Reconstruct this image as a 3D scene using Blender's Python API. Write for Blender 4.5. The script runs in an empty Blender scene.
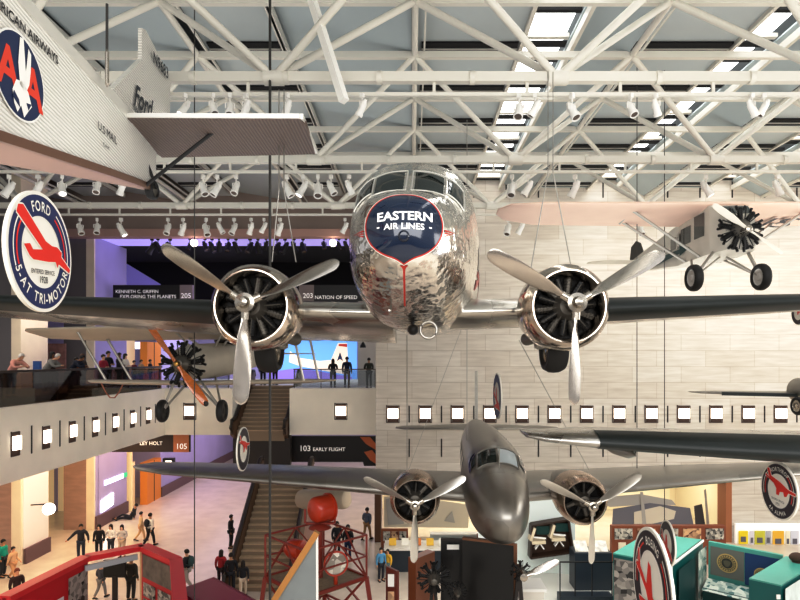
import bpy, math, random
import numpy as np
from mathutils import Vector, Matrix
random.seed(7)
R = math.radians
scn = bpy.context.scene
COL = scn.collection
# ---------------------------------------------------------------- frame of reference
F, CX, CY, CZ = 580.0, 412.0, 359.0, 10.1      # focal length in pixels, principal point, eye height above the ground floor


def P(px, py, d):
    """A point seen at pixel (px,py) standing d metres in front of the camera."""
    return Vector(((px - CX) * d / F, d, CZ - (py - CY) * d / F))


def G(px, py, z=0.0):
    """The point seen at pixel (px,py) that lies at height z."""
    d = F * (CZ - z) / (py - CY)
    return P(px, py, d)


def V(*a):
    return Vector(a)


# ---------------------------------------------------------------- materials
def lin(c):
    if isinstance(c, str):
        c = c.lstrip('#')
        c = [int(c[i:i + 2], 16) / 255 for i in (0, 2, 4)]
    return tuple((x / 12.92 if x <= 0.04045 else ((x + 0.055) / 1.055) ** 2.4) for x in c[:3]) + (1.0,)


MATS = {}


def mat(key, col='#888888', rough=0.55, metal=0.0, emit=0.0, ecol=None, var=0.0, vscale=6.0, bump=0.0, bscale=40.0,
        alpha=1.0, coat=0.0, stretch=(1, 1, 1), spec=0.5):
    if key in MATS:
        return MATS[key]
    m = bpy.data.materials.new(key)
    m.use_nodes = True
    nt = m.node_tree
    b = nt.nodes['Principled BSDF']
    c = lin(col)
    b.inputs['Base Color'].default_value = c
    b.inputs['Roughness'].default_value = rough
    b.inputs['Metallic'].default_value = metal
    b.inputs['Specular IOR Level'].default_value = spec
    if coat:
        b.inputs['Coat Weight'].default_value = coat
        b.inputs['Coat Roughness'].default_value = 0.06
    if emit:
        b.inputs['Emission Color'].default_value = lin(ecol or col)
        b.inputs['Emission Strength'].default_value = emit
    if alpha < 1:
        b.inputs['Alpha'].default_value = alpha
    tc = mp = None
    if var or bump:
        tc = nt.nodes.new('ShaderNodeTexCoord')
        mp = nt.nodes.new('ShaderNodeMapping')
        mp.inputs['Scale'].default_value = stretch
        nt.links.new(tc.outputs['Object'], mp.inputs['Vector'])
    if var:
        nz = nt.nodes.new('ShaderNodeTexNoise')
        nz.inputs['Scale'].default_value = vscale
        nz.inputs['Detail'].default_value = 5
        nt.links.new(mp.outputs['Vector'], nz.inputs['Vector'])
        rp = nt.nodes.new('ShaderNodeValToRGB')
        rp.color_ramp.elements[0].position = 0.3
        rp.color_ramp.elements[1].position = 0.7
        rp.color_ramp.elements[0].color = tuple(x * (1 - var) for x in c[:3]) + (1,)
        rp.color_ramp.elements[1].color = tuple(min(1, x * (1 + var)) for x in c[:3]) + (1,)
        nt.links.new(nz.outputs['Fac'], rp.inputs['Fac'])
        nt.links.new(rp.outputs['Color'], b.inputs['Base Color'])
    if bump:
        nb = nt.nodes.new('ShaderNodeTexNoise')
        nb.inputs['Scale'].default_value = bscale
        nb.inputs['Detail'].default_value = 3
        nt.links.new(mp.outputs['Vector'], nb.inputs['Vector'])
        bp = nt.nodes.new('ShaderNodeBump')
        bp.inputs['Strength'].default_value = bump
        bp.inputs['Distance'].default_value = 0.05
        nt.links.new(nb.outputs['Fac'], bp.inputs['Height'])
        nt.links.new(bp.outputs['Normal'], b.inputs['Normal'])
    MATS[key] = m
    return m


def sheet_metal(key, col, rough, cell=1.6, dent=0.25, seam=0.55, roughvar=0.12, stretch=(1, 1, 1)):
    """Riveted aluminium skin: sheets that differ a little in tone and roughness, buckled slightly."""
    m = mat(key, col, rough, 1.0)
    nt = m.node_tree
    b = nt.nodes['Principled BSDF']
    tc = nt.nodes.new('ShaderNodeTexCoord')
    mp = nt.nodes.new('ShaderNodeMapping')
    mp.inputs['Scale'].default_value = stretch
    nt.links.new(tc.outputs['Object'], mp.inputs['Vector'])
    vo = nt.nodes.new('ShaderNodeTexVoronoi')
    vo.distance = 'CHEBYCHEV'
    vo.inputs['Scale'].default_value = cell
    vo.inputs['Randomness'].default_value = 0.55
    nt.links.new(mp.outputs['Vector'], vo.inputs['Vector'])
    nz = nt.nodes.new('ShaderNodeTexNoise')
    nz.inputs['Scale'].default_value = cell * 2.4
    nz.inputs['Detail'].default_value = 2
    nt.links.new(mp.outputs['Vector'], nz.inputs['Vector'])
    bw = nt.nodes.new('ShaderNodeRGBToBW')
    nt.links.new(vo.outputs['Color'], bw.inputs['Color'])
    mr = nt.nodes.new('ShaderNodeMapRange')
    mr.inputs['To Min'].default_value = max(0.03, rough - roughvar)
    mr.inputs['To Max'].default_value = rough + roughvar
    nt.links.new(bw.outputs['Val'], mr.inputs['Value'])
    nt.links.new(mr.outputs['Result'], b.inputs['Roughness'])
    c = lin(col)
    rp = nt.nodes.new('ShaderNodeValToRGB')
    rp.color_ramp.elements[0].color = tuple(x * seam for x in c[:3]) + (1,)
    rp.color_ramp.elements[1].color = tuple(min(1, x * 1.1) for x in c[:3]) + (1,)
    nt.links.new(bw.outputs['Val'], rp.inputs['Fac'])
    nt.links.new(rp.outputs['Color'], b.inputs['Base Color'])
    bp = nt.nodes.new('ShaderNodeBump')
    bp.inputs['Strength'].default_value = dent
    bp.inputs['Distance'].default_value = 0.12
    nt.links.new(nz.outputs['Fac'], bp.inputs['Height'])
    nt.links.new(bp.outputs['Normal'], b.inputs['Normal'])
    return m


def stone_mat(key, c1, c2, mortar, bw=1.78, bh=0.88, axis='xz', rough=0.5):
    m = mat(key, c1, rough)
    nt = m.node_tree
    b = nt.nodes['Principled BSDF']
    tc = nt.nodes.new('ShaderNodeTexCoord')
    sp = nt.nodes.new('ShaderNodeSeparateXYZ')
    cb = nt.nodes.new('ShaderNodeCombineXYZ')
    nt.links.new(tc.outputs['Object'], sp.inputs['Vector'])
    nt.links.new(sp.outputs['X' if axis == 'xz' else 'Y'], cb.inputs['X'])
    nt.links.new(sp.outputs['Z'], cb.inputs['Y'])
    br = nt.nodes.new('ShaderNodeTexBrick')
    br.inputs['Color1'].default_value = lin(c1)
    br.inputs['Color2'].default_value = lin(c2)
    br.inputs['Mortar'].default_value = lin(mortar)
    br.inputs['Scale'].default_value = 1.0
    br.inputs['Mortar Size'].default_value = 0.012
    br.inputs['Mortar Smooth'].default_value = 0.1
    br.inputs['Bias'].default_value = 0.0
    br.inputs['Brick Width'].default_value = bw
    br.inputs['Row Height'].default_value = bh
    nt.links.new(cb.outputs['Vector'], br.inputs['Vector'])
    mp = nt.nodes.new('ShaderNodeMapping')
    mp.inputs['Scale'].default_value = (0.5, 5.0, 1)
    nt.links.new(cb.outputs['Vector'], mp.inputs['Vector'])
    nz = nt.nodes.new('ShaderNodeTexNoise')
    nz.inputs['Scale'].default_value = 1.3
    nz.inputs['Detail'].default_value = 6
    nt.links.new(mp.outputs['Vector'], nz.inputs['Vector'])
    rp = nt.nodes.new('ShaderNodeValToRGB')
    rp.color_ramp.elements[0].position = 0.25
    rp.color_ramp.elements[1].position = 0.75
    rp.color_ramp.elements[0].color = (0.82, 0.80, 0.78, 1)
    rp.color_ramp.elements[1].color = (1.05, 1.05, 1.05, 1)
    nt.links.new(nz.outputs['Fac'], rp.inputs['Fac'])
    mx = nt.nodes.new('ShaderNodeMix')
    mx.data_type = 'RGBA'
    mx.blend_type = 'MULTIPLY'
    mx.inputs['Factor'].default_value = 1.0
    nt.links.new(br.outputs['Color'], mx.inputs['A'])
    nt.links.new(rp.outputs['Color'], mx.inputs['B'])
    nt.links.new(mx.outputs['Result'], b.inputs['Base Color'])
    return m


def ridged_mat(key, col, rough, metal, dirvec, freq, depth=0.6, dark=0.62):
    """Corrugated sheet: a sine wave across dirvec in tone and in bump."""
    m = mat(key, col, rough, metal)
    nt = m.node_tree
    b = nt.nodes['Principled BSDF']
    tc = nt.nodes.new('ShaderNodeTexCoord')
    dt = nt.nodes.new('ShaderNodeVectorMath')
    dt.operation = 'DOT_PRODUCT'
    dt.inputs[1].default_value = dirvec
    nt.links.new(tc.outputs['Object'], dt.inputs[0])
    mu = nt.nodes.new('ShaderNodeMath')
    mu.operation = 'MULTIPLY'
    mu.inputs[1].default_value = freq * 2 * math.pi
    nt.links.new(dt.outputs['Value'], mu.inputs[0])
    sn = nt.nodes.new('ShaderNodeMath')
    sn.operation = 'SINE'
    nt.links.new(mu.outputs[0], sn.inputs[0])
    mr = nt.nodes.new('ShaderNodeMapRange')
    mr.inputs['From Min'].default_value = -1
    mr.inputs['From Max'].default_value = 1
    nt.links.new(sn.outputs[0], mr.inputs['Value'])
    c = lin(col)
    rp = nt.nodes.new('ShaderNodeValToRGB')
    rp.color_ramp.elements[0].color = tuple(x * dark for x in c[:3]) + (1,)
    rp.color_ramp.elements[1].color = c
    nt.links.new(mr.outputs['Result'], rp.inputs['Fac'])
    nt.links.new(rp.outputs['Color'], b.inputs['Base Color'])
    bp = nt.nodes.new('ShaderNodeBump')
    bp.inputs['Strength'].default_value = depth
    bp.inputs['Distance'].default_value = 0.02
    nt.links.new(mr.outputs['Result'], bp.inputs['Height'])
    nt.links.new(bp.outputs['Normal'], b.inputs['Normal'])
    return m


def glass_mat(key, tint, dens=0.25, rough=0.03):
    if key in MATS:
        return MATS[key]
    m = bpy.data.materials.new(key)
    m.use_nodes = True
    nt = m.node_tree
    nt.nodes.clear()
    o = nt.nodes.new('ShaderNodeOutputMaterial')
    t = nt.nodes.new('ShaderNodeBsdfTransparent')
    t.inputs['Color'].default_value = lin(tint)
    g = nt.nodes.new('ShaderNodeBsdfGlossy')
    g.inputs['Roughness'].default_value = rough
    g.inputs['Color'].default_value = (0.9, 0.92, 0.9, 1)
    mx = nt.nodes.new('ShaderNodeMixShader')
    mx.inputs['Fac'].default_value = dens
    nt.links.new(t.outputs[0], mx.inputs[1])
    nt.links.new(g.outputs[0], mx.inputs[2])
    nt.links.new(mx.outputs[0], o.inputs['Surface'])
    MATS[key] = m
    return m


# ---------------------------------------------------------------- mesh building
ORG = {}


def perp(n):
    n = n.normalized()
    a = Vector((0, 0, 1)) if abs(n.z) < 0.9 else Vector((1, 0, 0))
    u = n.cross(a).normalized()
    return u, n.cross(u).normalized()


class MB:
    def __init__(s):
        s.v, s.f, s.m = [], [], []

    def add(s, vs, fs, mi=0):
        o = len(s.v)
        s.v += [tuple(x) for x in vs]
        s.f += [tuple(i + o for i in f) for f in fs]
        s.m += [mi] * len(fs)
        return s

    def box(s, c, sz, rz=0.0, mi=0, M=None):
        x, y, z = sz[0] / 2, sz[1] / 2, sz[2] / 2
        vs = [Vector((a, b, d)) for d in (-z, z) for a, b in ((-x, -y), (x, -y), (x, y), (-x, y))]
        m = M if M is not None else Matrix.Rotation(rz, 3, 'Z')
        c = Vector(c)
        return s.add([c + m @ p for p in vs],
                     [(0, 3, 2, 1), (4, 5, 6, 7), (0, 1, 5, 4), (1, 2, 6, 5), (2, 3, 7, 6), (3, 0, 4, 7)], mi)

    def lohi(s, lo, hi, mi=0):
        lo, hi = Vector(lo), Vector(hi)
        return s.box((lo + hi) / 2, hi - lo, 0, mi)

    def bar(s, p0, p1, w, h, mi=0, up=None):
        """rectangular bar from p0 to p1: w across, h along 'up'"""
        p0, p1 = Vector(p0), Vector(p1)
        n = (p1 - p0).normalized()
        u = Vector(up) if up is not None else (Vector((0, 0, 1)) if abs(n.z) < 0.95 else Vector((0, 1, 0)))
        sd = n.cross(u).normalized()
        u = sd.cross(n).normalized()
        vs = []
        for p in (p0, p1):
            for a, b in ((-1, -1), (1, -1), (1, 1), (-1, 1)):
                vs.append(p + sd * (a * w / 2) + u * (b * h / 2))
        return s.add(vs, [(0, 3, 2, 1), (4, 5, 6, 7), (0, 1, 5, 4), (1, 2, 6, 5), (2, 3, 7, 6), (3, 0, 4, 7)], mi)

    def tube(s, p0, p1, r, r2=None, n=10, mi=0, caps=True):
        p0, p1 = Vector(p0), Vector(p1)
        r2 = r if r2 is None else r2
        u, w = perp(p1 - p0)
        vs = []
        for p, rr in ((p0, r), (p1, r2)):
            for i in range(n):
                a = 2 * math.pi * i / n
                vs.append(p + u * (math.cos(a) * rr) + w * (math.sin(a) * rr))
        fs = [(i, (i + 1) % n, n + (i + 1) % n, n + i) for i in range(n)]
        if caps:
            fs += [tuple(range(n - 1, -1, -1)), tuple(range(n, 2 * n))]
        return s.add(vs, fs, mi)

    def path(s, pts, r, n=8, mi=0, closed=False):
        pts = [Vector(p) for p in pts]
        k = len(pts)
        rings = []
        for i, p in enumerate(pts):
            a = pts[(i - 1) % k] if (closed or i > 0) else p
            b = pts[(i + 1) % k] if (closed or i < k - 1) else p
            u, w = perp(b - a)
            rings.append([p + u * (math.cos(2 * math.pi * j / n) * r) + w * (math.sin(2 * math.pi * j / n) * r) for j in range(n)])
        return s.loft(rings + ([rings[0]] if closed else []), not closed, mi=mi)

    def loft(s, rings, caps=True, closed=True, mi=0, mif=None):
        n = len(rings[0])
        vs = [p for r in rings for p in r]
        fs, ms = [], []
        for i in range(len(rings) - 1):
            for j in range(n if closed else n - 1):
                k = (j + 1) % n
                fs.append((i * n + j, i * n + k, (i + 1) * n + k, (i + 1) * n + j))
                ms.append(mif(i, j) if mif else mi)
        if caps:
            fs.append(tuple(range(n - 1, -1, -1)))
            fs.append(tuple((len(rings) - 1) * n + j for j in range(n)))
            ms += [mi, mi]
        o = len(s.v)
        s.v += [tuple(x) for x in vs]
        s.f += [tuple(i + o for i in f) for f in fs]
        s.m += ms
        return s

    def lathe(s, prof, org, axis=(0, 1, 0), n=32, mi=0, caps=False, mif=None):
        """prof: list of (distance along axis, radius)"""
        org, ax = Vector(org), Vector(axis).normalized()
        u, w = perp(ax)
        rings = [[org + ax * a + u * (math.cos(2 * math.pi * j / n) * r) + w * (math.sin(2 * math.pi * j / n) * r)
                  for j in range(n)] for a, r in prof]
        return s.loft(rings, caps, mi=mi, mif=mif)

    def prism(s, pts, ext, mi=0):
        pts = [Vector(p) for p in pts]
        e = Vector(ext)
        n = len(pts)
        vs = pts + [p + e for p in pts]
        fs = [tuple(range(n - 1, -1, -1)), tuple(range(n, 2 * n))] + [(i, (i + 1) % n, n + (i + 1) % n, n + i) for i in range(n)]
        return s.add(vs, fs, mi)

    def poly(s, pts, mi=0):
        return s.add(pts, [tuple(range(len(pts)))], mi)

    def ball(s, c, r, n=12, m=8, mi=0, sc=(1, 1, 1), zmin=-1.0):
        c = Vector(c)
        rings = []
        for i in range(m + 1):
            t = max(zmin, -1 + 1e-3 if i == 0 else -math.cos(math.pi * i / m))
            t = min(t, 1 - 1e-3)
            q = math.sqrt(max(0, 1 - t * t))
            rings.append([c + Vector((q * math.cos(2 * math.pi * j / n) * r * sc[0], q * math.sin(2 * math.pi * j / n) * r * sc[1], t * r * sc[2])) for j in range(n)])
        return s.loft(rings, True, mi=mi)

    def text(s, txt, size, org, xd, yd, mi=0, bold=0.0, align='CENTER', squeeze=1.0, warp=None):
        vs, fs = text_geo(txt, bold, align)
        org, xd, yd = Vector(org), Vector(xd), Vector(yd)
        pts = [org + xd * (x * size * squeeze) + yd * (y * size) for x, y in vs]
        if warp:
            pts = [warp(p) for p in pts]
        return s.add(pts, fs, mi)

    def arc_text(s, txt, size, c, xd, yd, rad, mid, outward=True, mi=0, bold=0.0, step=None, squeeze=1.0):
        """letters set along a circle; mid = angle of the middle of the word"""
        c, xd, yd = Vector(c), Vector(xd), Vector(yd)
        w = []
        for ch in txt:
            vs, _ = text_geo(ch, bold, 'CENTER')
            xs = [v[0] for v in vs]
            w.append(((max(xs) - min(xs)) if xs else 0.3) + 0.14)
        tot = sum(w) * size * squeeze
        a = mid + (tot / 2 / rad) * (1 if outward else -1)
        for ch, wi in zip(txt, w):
            half = wi * size * squeeze / 2 / rad * (-1 if outward else 1)
            a += half
            rx, ry = math.cos(a), math.sin(a)
            up = (xd * rx + yd * ry) * (1 if outward else -1)
            rt = (xd * ry - yd * rx) * (1 if outward else -1)
            if ch != ' ':
                o = c + xd * (rx * rad) + yd * (ry * rad) - up * (size * 0.35)
                s.text(ch, size, o, rt, up, mi, bold, 'CENTER', squeeze)
            a += half
        return s

    def build(s, name, mats, parent=None, label=None, cat=None, group=None, kind=None, smooth=None, origin=None):
        if parent is not None:
            L = Vector(ORG[parent.name])
        elif origin is not None:
            L = Vector(origin)
        else:
            a = np.array(s.v)
            lo, hi = a.min(0), a.max(0)
            L = Vector(((lo[0] + hi[0]) / 2, (lo[1] + hi[1]) / 2, lo[2]))
        me = bpy.data.meshes.new(name)
        me.from_pydata([(x - L.x, y - L.y, z - L.z) for x, y, z in s.v], [], s.f)
        if not isinstance(mats, (list, tuple)):
            mats = [mats]
        for m in mats:
            me.materials.append(m)
        if any(s.m):
            me.polygons.foreach_set('material_index', s.m)
        me.update()
        if smooth is not None:
            me.polygons.foreach_set('use_smooth', [True] * len(me.polygons))
            me.set_sharp_from_angle(angle=R(smooth))
        o = bpy.data.objects.new(name, me)
        COL.objects.link(o)
        if parent is not None:
            o.parent = parent
        else:
            o.location = L
        ORG[o.name] = tuple(L)
        tag(o, label, cat, group, kind)
        return o


_TXT = {}


def text_geo(txt, bold, align):
    k = (txt, bold, align)
    if k not in _TXT:
        cu = bpy.data.curves.new('lettering', 'FONT')
        cu.body = txt
        cu.size = 1.0
        cu.align_x = align
        cu.offset = bold
        cu.resolution_u = 3
        ob = bpy.data.objects.new('lettering', cu)
        COL.objects.link(ob)
        dg = bpy.context.evaluated_depsgraph_get()
        me = bpy.data.meshes.new_from_object(ob.evaluated_get(dg))
        _TXT[k] = ([(v.co.x, v.co.y) for v in me.vertices], [tuple(p.vertices) for p in me.polygons])
        bpy.data.objects.remove(ob)
        bpy.data.curves.remove(cu)
        bpy.data.meshes.remove(me)
    return _TXT[k]


def tag(o, label=None, cat=None, group=None, kind=None):
    for k, v in (('label', label), ('category', cat), ('group', group), ('kind', kind)):
        if v:
            o[k] = v
    return o


def thing(name, label, cat, loc=(0, 0, 0), group=None):
    o = bpy.data.objects.new(name, None)
    o.empty_display_size = 0.2
    COL.objects.link(o)
    o.location = loc
    ORG[o.name] = tuple(loc)
    return tag(o, label, cat, group)


def copy_tree(o, parent=None):
    c = o.copy()
    COL.objects.link(c)
    if parent is not None:
        c.parent = parent
    for ch in list(o.children):
        copy_tree(ch, c)
    return c


ORD = 'first second third fourth fifth sixth seventh eighth ninth tenth eleventh twelfth thirteenth fourteenth fifteenth sixteenth seventeenth eighteenth nineteenth twentieth'.split()


def struct(mb, name, mats, parent=None, smooth=None, origin=(0, 0, 0)):
    return mb.build(name, mats, parent, kind=None if parent is not None else 'structure', smooth=smooth, origin=origin)


# ---------------------------------------------------------------- shapes shared by the aircraft
def hermite(xs, ys):
    xs, ys = list(xs), list(ys)
    n = len(xs)
    dl = [(ys[i + 1] - ys[i]) / (xs[i + 1] - xs[i]) for i in range(n - 1)]
    m = [dl[0]] + [0 if dl[i - 1] * dl[i] <= 0 else 2 * dl[i - 1] * dl[i] / (dl[i - 1] + dl[i]) for i in range(1, n - 1)] + [dl[-1]]

    def f(x):
        x = min(max(x, xs[0]), xs[-1])
        i = 0
        while i < n - 2 and x > xs[i + 1]:
            i += 1
        h = xs[i + 1] - xs[i]
        t = (x - xs[i]) / h
        return ((2 * t ** 3 - 3 * t * t + 1) * ys[i] + (t ** 3 - 2 * t * t + t) * h * m[i] + (-2 * t ** 3 + 3 * t * t) * ys[i + 1] + (t ** 3 - t * t) * h * m[i + 1])
    return f


class Hull:
    """A fuselage skin given by stations (d, centre x, half width, top z, bottom z); heights relative to the eye."""

    def __init__(s, st, p=0.85):
        s.d0, s.d1, s.p = st[0][0], st[-1][0], p
        q = [math.sqrt(a[0] - s.d0) for a in st]
        s.fs = [hermite(q, [a[i] for a in st]) for i in (1, 2, 3, 4)]

    def at(s, d):
        q = math.sqrt(max(0, d - s.d0))
        return [f(q) for f in s.fs]

    def pt(s, d, th, off=0.0):
        cx, w, zt, zb = s.at(d)
        zm, h = (zt + zb) / 2, (zt - zb) / 2
        sn, cs = math.sin(th), math.cos(th)
        x = (w + off) * math.copysign(abs(sn) ** s.p, sn)
        z = (h + off) * math.copysign(abs(cs) ** s.p, cs)
        return Vector((cx + x, d, CZ + zm + z))

    def front(s, x, z, off=0.012):
        """depth of the skin seen from in front at world x and z"""
        n = 2 / s.p
        lo, hi = s.d0, s.d0 + 2.6
        for _ in range(40):
            d = (lo + hi) / 2
            cx, w, zt, zb = s.at(d)
            zm, h = (zt + zb) / 2, (zt - zb) / 2
            ins = (abs((x - cx) / max(w, 1e-4)) ** n + abs((z - CZ - zm) / max(h, 1e-4)) ** n) < 1
            if ins:
                hi = d
            else:
                lo = d
        return Vector((x, hi - off, z))

    def mesh(s, mb, nd=46, nt=48, mi=0):
        ds = [s.d0 + (s.d1 - s.d0) * (i / (nd - 1)) ** 2 for i in range(nd)]
        rings = [[s.pt(d, 2 * math.pi * j / nt) for j in range(nt)] for d in ds]
        return mb.loft(rings, True, mi=mi)

    def patch(s, mb, d0, d1, t0, t1, nu=6, nv=6, off=0.012, mi=0, t0b=None, t1b=None):
        """patch of skin between depths and angles (angles may shift from d0 to d1)"""
        t0b = t0 if t0b is None else t0b
        t1b = t1 if t1b is None else t1b
        rings = []
        for i in range(nu + 1):
            u = i / nu
            a, b = t0 + (t0b - t0) * u, t1 + (t1b - t1) * u
            rings.append([s.pt(d0 + (d1 - d0) * u, a + (b - a) * j / nv, off) for j in range(nv + 1)])
        return mb.loft(rings, False, False, mi)


def airfoil(n=14, t=0.15):
    def yt(u):
        return 5 * t * (0.2969 * math.sqrt(u) - 0.126 * u - 0.3516 * u * u + 0.2843 * u ** 3 - 0.1015 * u ** 4)
    us = [(i / n) ** 2 for i in range(n + 1)]
    up = [(u, yt(u) * 1.2) for u in reversed(us)]
    lo = [(u, -yt(u) * 0.8) for u in us[1:-1]]
    return up + lo


def wing(mb, secs, mi=0, n=14):
    """secs: (x, y of leading edge, z, chord, thickness ratio, incidence)"""
    rings = []
    for x, y, z, c, t, inc in secs:
        ci, si = math.cos(inc), math.sin(inc)
        rings.append([Vector((x, y + c * (u * ci + w * si), z + c * (w * ci - u * si))) for u, w in airfoil(n, t)])
    return mb.loft(rings, True, mi=mi)


def wing_strip(mb, secs, n=14, k0=9, k1=19, off=0.012, mi=0):
    """the leading-edge strip of the same sections, lifted a little off the skin"""
    rings = []
    for x, y, z, c, t, inc in secs:
        ci, si = math.cos(inc), math.sin(inc)
        pr = airfoil(n, t)[k0:k1]
        pts = []
        for u, w in pr:
            u2 = u * 1.0 - off / c * (1 - min(1, u * 6))
            w2 = w + math.copysign(off / c, w if abs(w) > 1e-5 else 1e-9) * (1 if abs(w) > 1e-5 else 0)
            pts.append(Vector((x, y + c * (u2 * ci + w2 * si), z + c * (w2 * ci - u2 * si))))
        rings.append(pts)
    return mb.loft(rings, False, False, mi)


def blade_mesh(mb, c, ang, rad, cmax, pitch=(60, 18), root=0.13, mi=0, n=26, thick=0.1):
    c = Vector(c)
    er, et, ey = Vector((math.cos(ang), 0, math.sin(ang))), Vector((-math.sin(ang), 0, math.cos(ang))), Vector((0, 1, 0))
    rings = []
    for i in range(n + 1):
        t = i / n
        t = 1 - (1 - t) ** 1.35
        r = 0.08 + (rad - 0.08) * t
        if t < 0.12:
            ch = root + (cmax * 0.55 - root) * (t / 0.12) * 0.6
        else:
            q = (t - 0.12) / 0.88
            base = 0.72 + 0.28 * math.sin(math.pi * min(1, q / 0.62) / 2) if q < 0.62 else 1 - 0.3 * ((q - 0.62) / 0.38) ** 1.5
            ch = cmax * base
            if q > 0.9:
                ch *= math.sqrt(max(0.012, 1 - ((q - 0.9) / 0.1) ** 2))
            if t < 0.3:
                ch = ch * ((t - 0.12) / 0.18) + (root + (cmax * 0.55 - root) * 0.6) * (1 - (t - 0.12) / 0.18)
        th = max(0.008, root * 0.8 * (1 - t / 0.3)) if t < 0.26 else max(0.006, ch * thick)
        p = R(pitch[0] + (pitch[1] - pitch[0]) * t)
        dc = et * math.cos(p) + ey * math.sin(p)
        dn = er.cross(dc)
        rings.append([c + er * r + dc * (ch / 2 * math.cos(2 * math.pi * j / 12)) + dn * (th / 2 * math.sin(2 * math.pi * j / 12)) for j in range(12)])
    return mb.loft(rings, True, mi=mi)


def propeller(parent, c, angs, rad, cmax, mb_mat, hub_mat, pitch=(60, 18), hub_r=0.16, blade_name='blade', tip=None, name='propeller'):
    h = MB()
    h.lathe([(-0.24, 0.02), (-0.22, hub_r * 0.45), (-0.12, hub_r * 0.62), (-0.1, hub_r), (0.1, hub_r), (0.16, hub_r * 0.7), (0.3, hub_r * 0.6)], c, (0, 1, 0), 20, caps=True)
    for a in angs:
        e = Vector((math.cos(R(a)), 0, math.sin(R(a))))
        h.tube(Vector(c) + e * hub_r * 0.5, Vector(c) + e * (hub_r + 0.12), 0.085, 0.075, 12)
    p = h.build(name, hub_mat, parent, smooth=40)
    for a in angs:
        b = MB()
        blade_mesh(b, c, R(a), rad, cmax, pitch)
        b.build(blade_name, mb_mat, p, smooth=50)
    return p


def radial_engine(parent, c, rad, ncyl, cyl_mat, case_mat, name='engine', fins=6, depth=0.22, pipes=False):
    """crankcase with finned cylinders; a part of parent, its cylinders sub-parts"""
    c = Vector(c)
    h = MB()
    cr = rad * 0.42
    h.lathe([(-0.26, 0.03), (-0.24, cr * 0.45), (-0.12, cr * 0.7), (-0.04, cr * 0.95), (0.1, cr), (0.3, cr), (0.34, cr * 0.6)], c, (0, 1, 0), 24, caps=True)
    e = h.build(name, case_mat, parent, smooth=40)
    for i in range(ncyl):
        a = math.pi / 2 + 2 * math.pi * i / ncyl
        er = Vector((math.cos(a), 0, math.sin(a)))
        m = MB()
        w = rad * 0.125 * min(1.0, 9 / ncyl * 1.15)
        prof = [(cr * 0.9, w * 0.72)]
        for k in range(fins):
            q0 = cr + (rad * 0.93 - cr) * k / fins
            q1 = cr + (rad * 0.93 - cr) * (k + 0.55) / fins
            prof += [(q0, w * 0.78), (q0 + 0.002, w), (q1, w), (q1 + 0.002, w * 0.78)]
        prof += [(rad * 0.94, w * 0.9), (rad, w * 0.55)]
        m.lathe(prof, c + Vector((0, 0.1, 0)), er, 10, caps=True)
        if pipes:
            et = Vector((-math.sin(a), 0, math.cos(a)))
            for q in (-1, 1):
                m.tube(c + er * cr * 0.9 + et * (q * rad * .07) + Vector((0, -0.06, 0)), c + er * rad * 0.95 + et * (q * rad * .2) + Vector((0, 0.0, 0)), rad * 0.025, n=6)
                m.tube(c + er * rad * 0.86 + et * (q * rad * .13) + Vector((0, 0.1, 0)), c + er * rad * 1.05 + et * (q * rad * .22) + Vector((0, 0.06, 0)), rad * 0.06, n=8)
        m.build('cylinder_head', cyl_mat, e, smooth=40)
    return e


def wheel(parent, c, r, w, axis=(1, 0, 0), tyre=None, hub=None, name='wheel'):
    m = MB()
    h = w / 2
    m.lathe([(-h * 0.7, r * 0.62), (-h, r * 0.74), (-h * 0.95, r * 0.88), (-h * 0.5, r * 0.98), (0, r), (h * 0.5, r * 0.98), (h * 0.95, r * 0.88), (h, r * 0.74), (h * 0.7, r * 0.62)], c, axis, 28)
    t = m.build(name, tyre, parent, smooth=50)
    m = MB()
    m.lathe([(-h * 0.72, 0.02), (-h * 0.75, r * 0.2), (-h * 0.5, r * 0.3), (-h * 0.55, r * 0.6), (-h * 0.7, r * 0.63), (h * 0.7, r * 0.63), (h * 0.55, r * 0.6), (h * 0.5, r * 0.3), (h * 0.75, r * 0.2), (h * 0.72, 0.02)], c, axis, 24, caps=True)
    m.build('hub', hub, t, smooth=40)
    return t
# ================================================================ materials of the setting
M_STONE = stone_mat('pale_stone_panels', '#dbd6ce', '#d3ccc2', '#bdb4a8', 2.7)
M_SLIT = mat('dark_slit', '#26221f', 0.9)
M_PLASTER = mat('warm_white_plaster', '#e2d9c8', 0.7, var=0.05, vscale=0.8)
M_TAUPE = mat('taupe_upper_wall', '#9c8b82', 0.8, var=0.08, vscale=0.6)
M_PURPLE = mat('lilac_lit_wall', '#b7aed2', 0.75, var=0.06, vscale=0.5)
M_BLACKROOM = mat('black_curtain', '#0b0a0e', 0.95)
M_PIERFACE = mat('shaded_stone_pier', '#b39483', 0.6, var=0.1, vscale=1.2, stretch=(1, 1, 4))  # front face browner than the side: shade put into the pier's colour
M_PIERSIDE = mat('cream_stone_pier', '#efe2cc', 0.6, var=0.05, vscale=1.2)
M_BASE = mat('mauve_baseboard', '#76595a', 0.6)
M_DARK = mat('dark_bronze', '#2a2320', 0.5)
M_BLACK = mat('black_board', '#0d0c0d', 0.45)
M_WHITE = mat('white_paint', '#f1efe9', 0.5)
M_LETTER = mat('white_lettering', '#f4f2ee', 0.5, emit=0.25)
M_TRUSS = mat('white_truss_paint', '#dcd9d0', 0.45)
M_BAFFLE = mat('blue_grey_ceiling_panel', '#bcc6c9', 0.75, var=0.04, vscale=0.4)
M_CEIL = mat('pale_grey_ceiling_panel', '#c3cacb', 0.8, var=0.04, vscale=0.4)
M_SKY = mat('skylight_glazing', '#ffffff', 0.4, emit=2.6)
M_ORANGE = mat('orange_lit_door', '#c98232', 0.5, emit=0.18)
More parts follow.
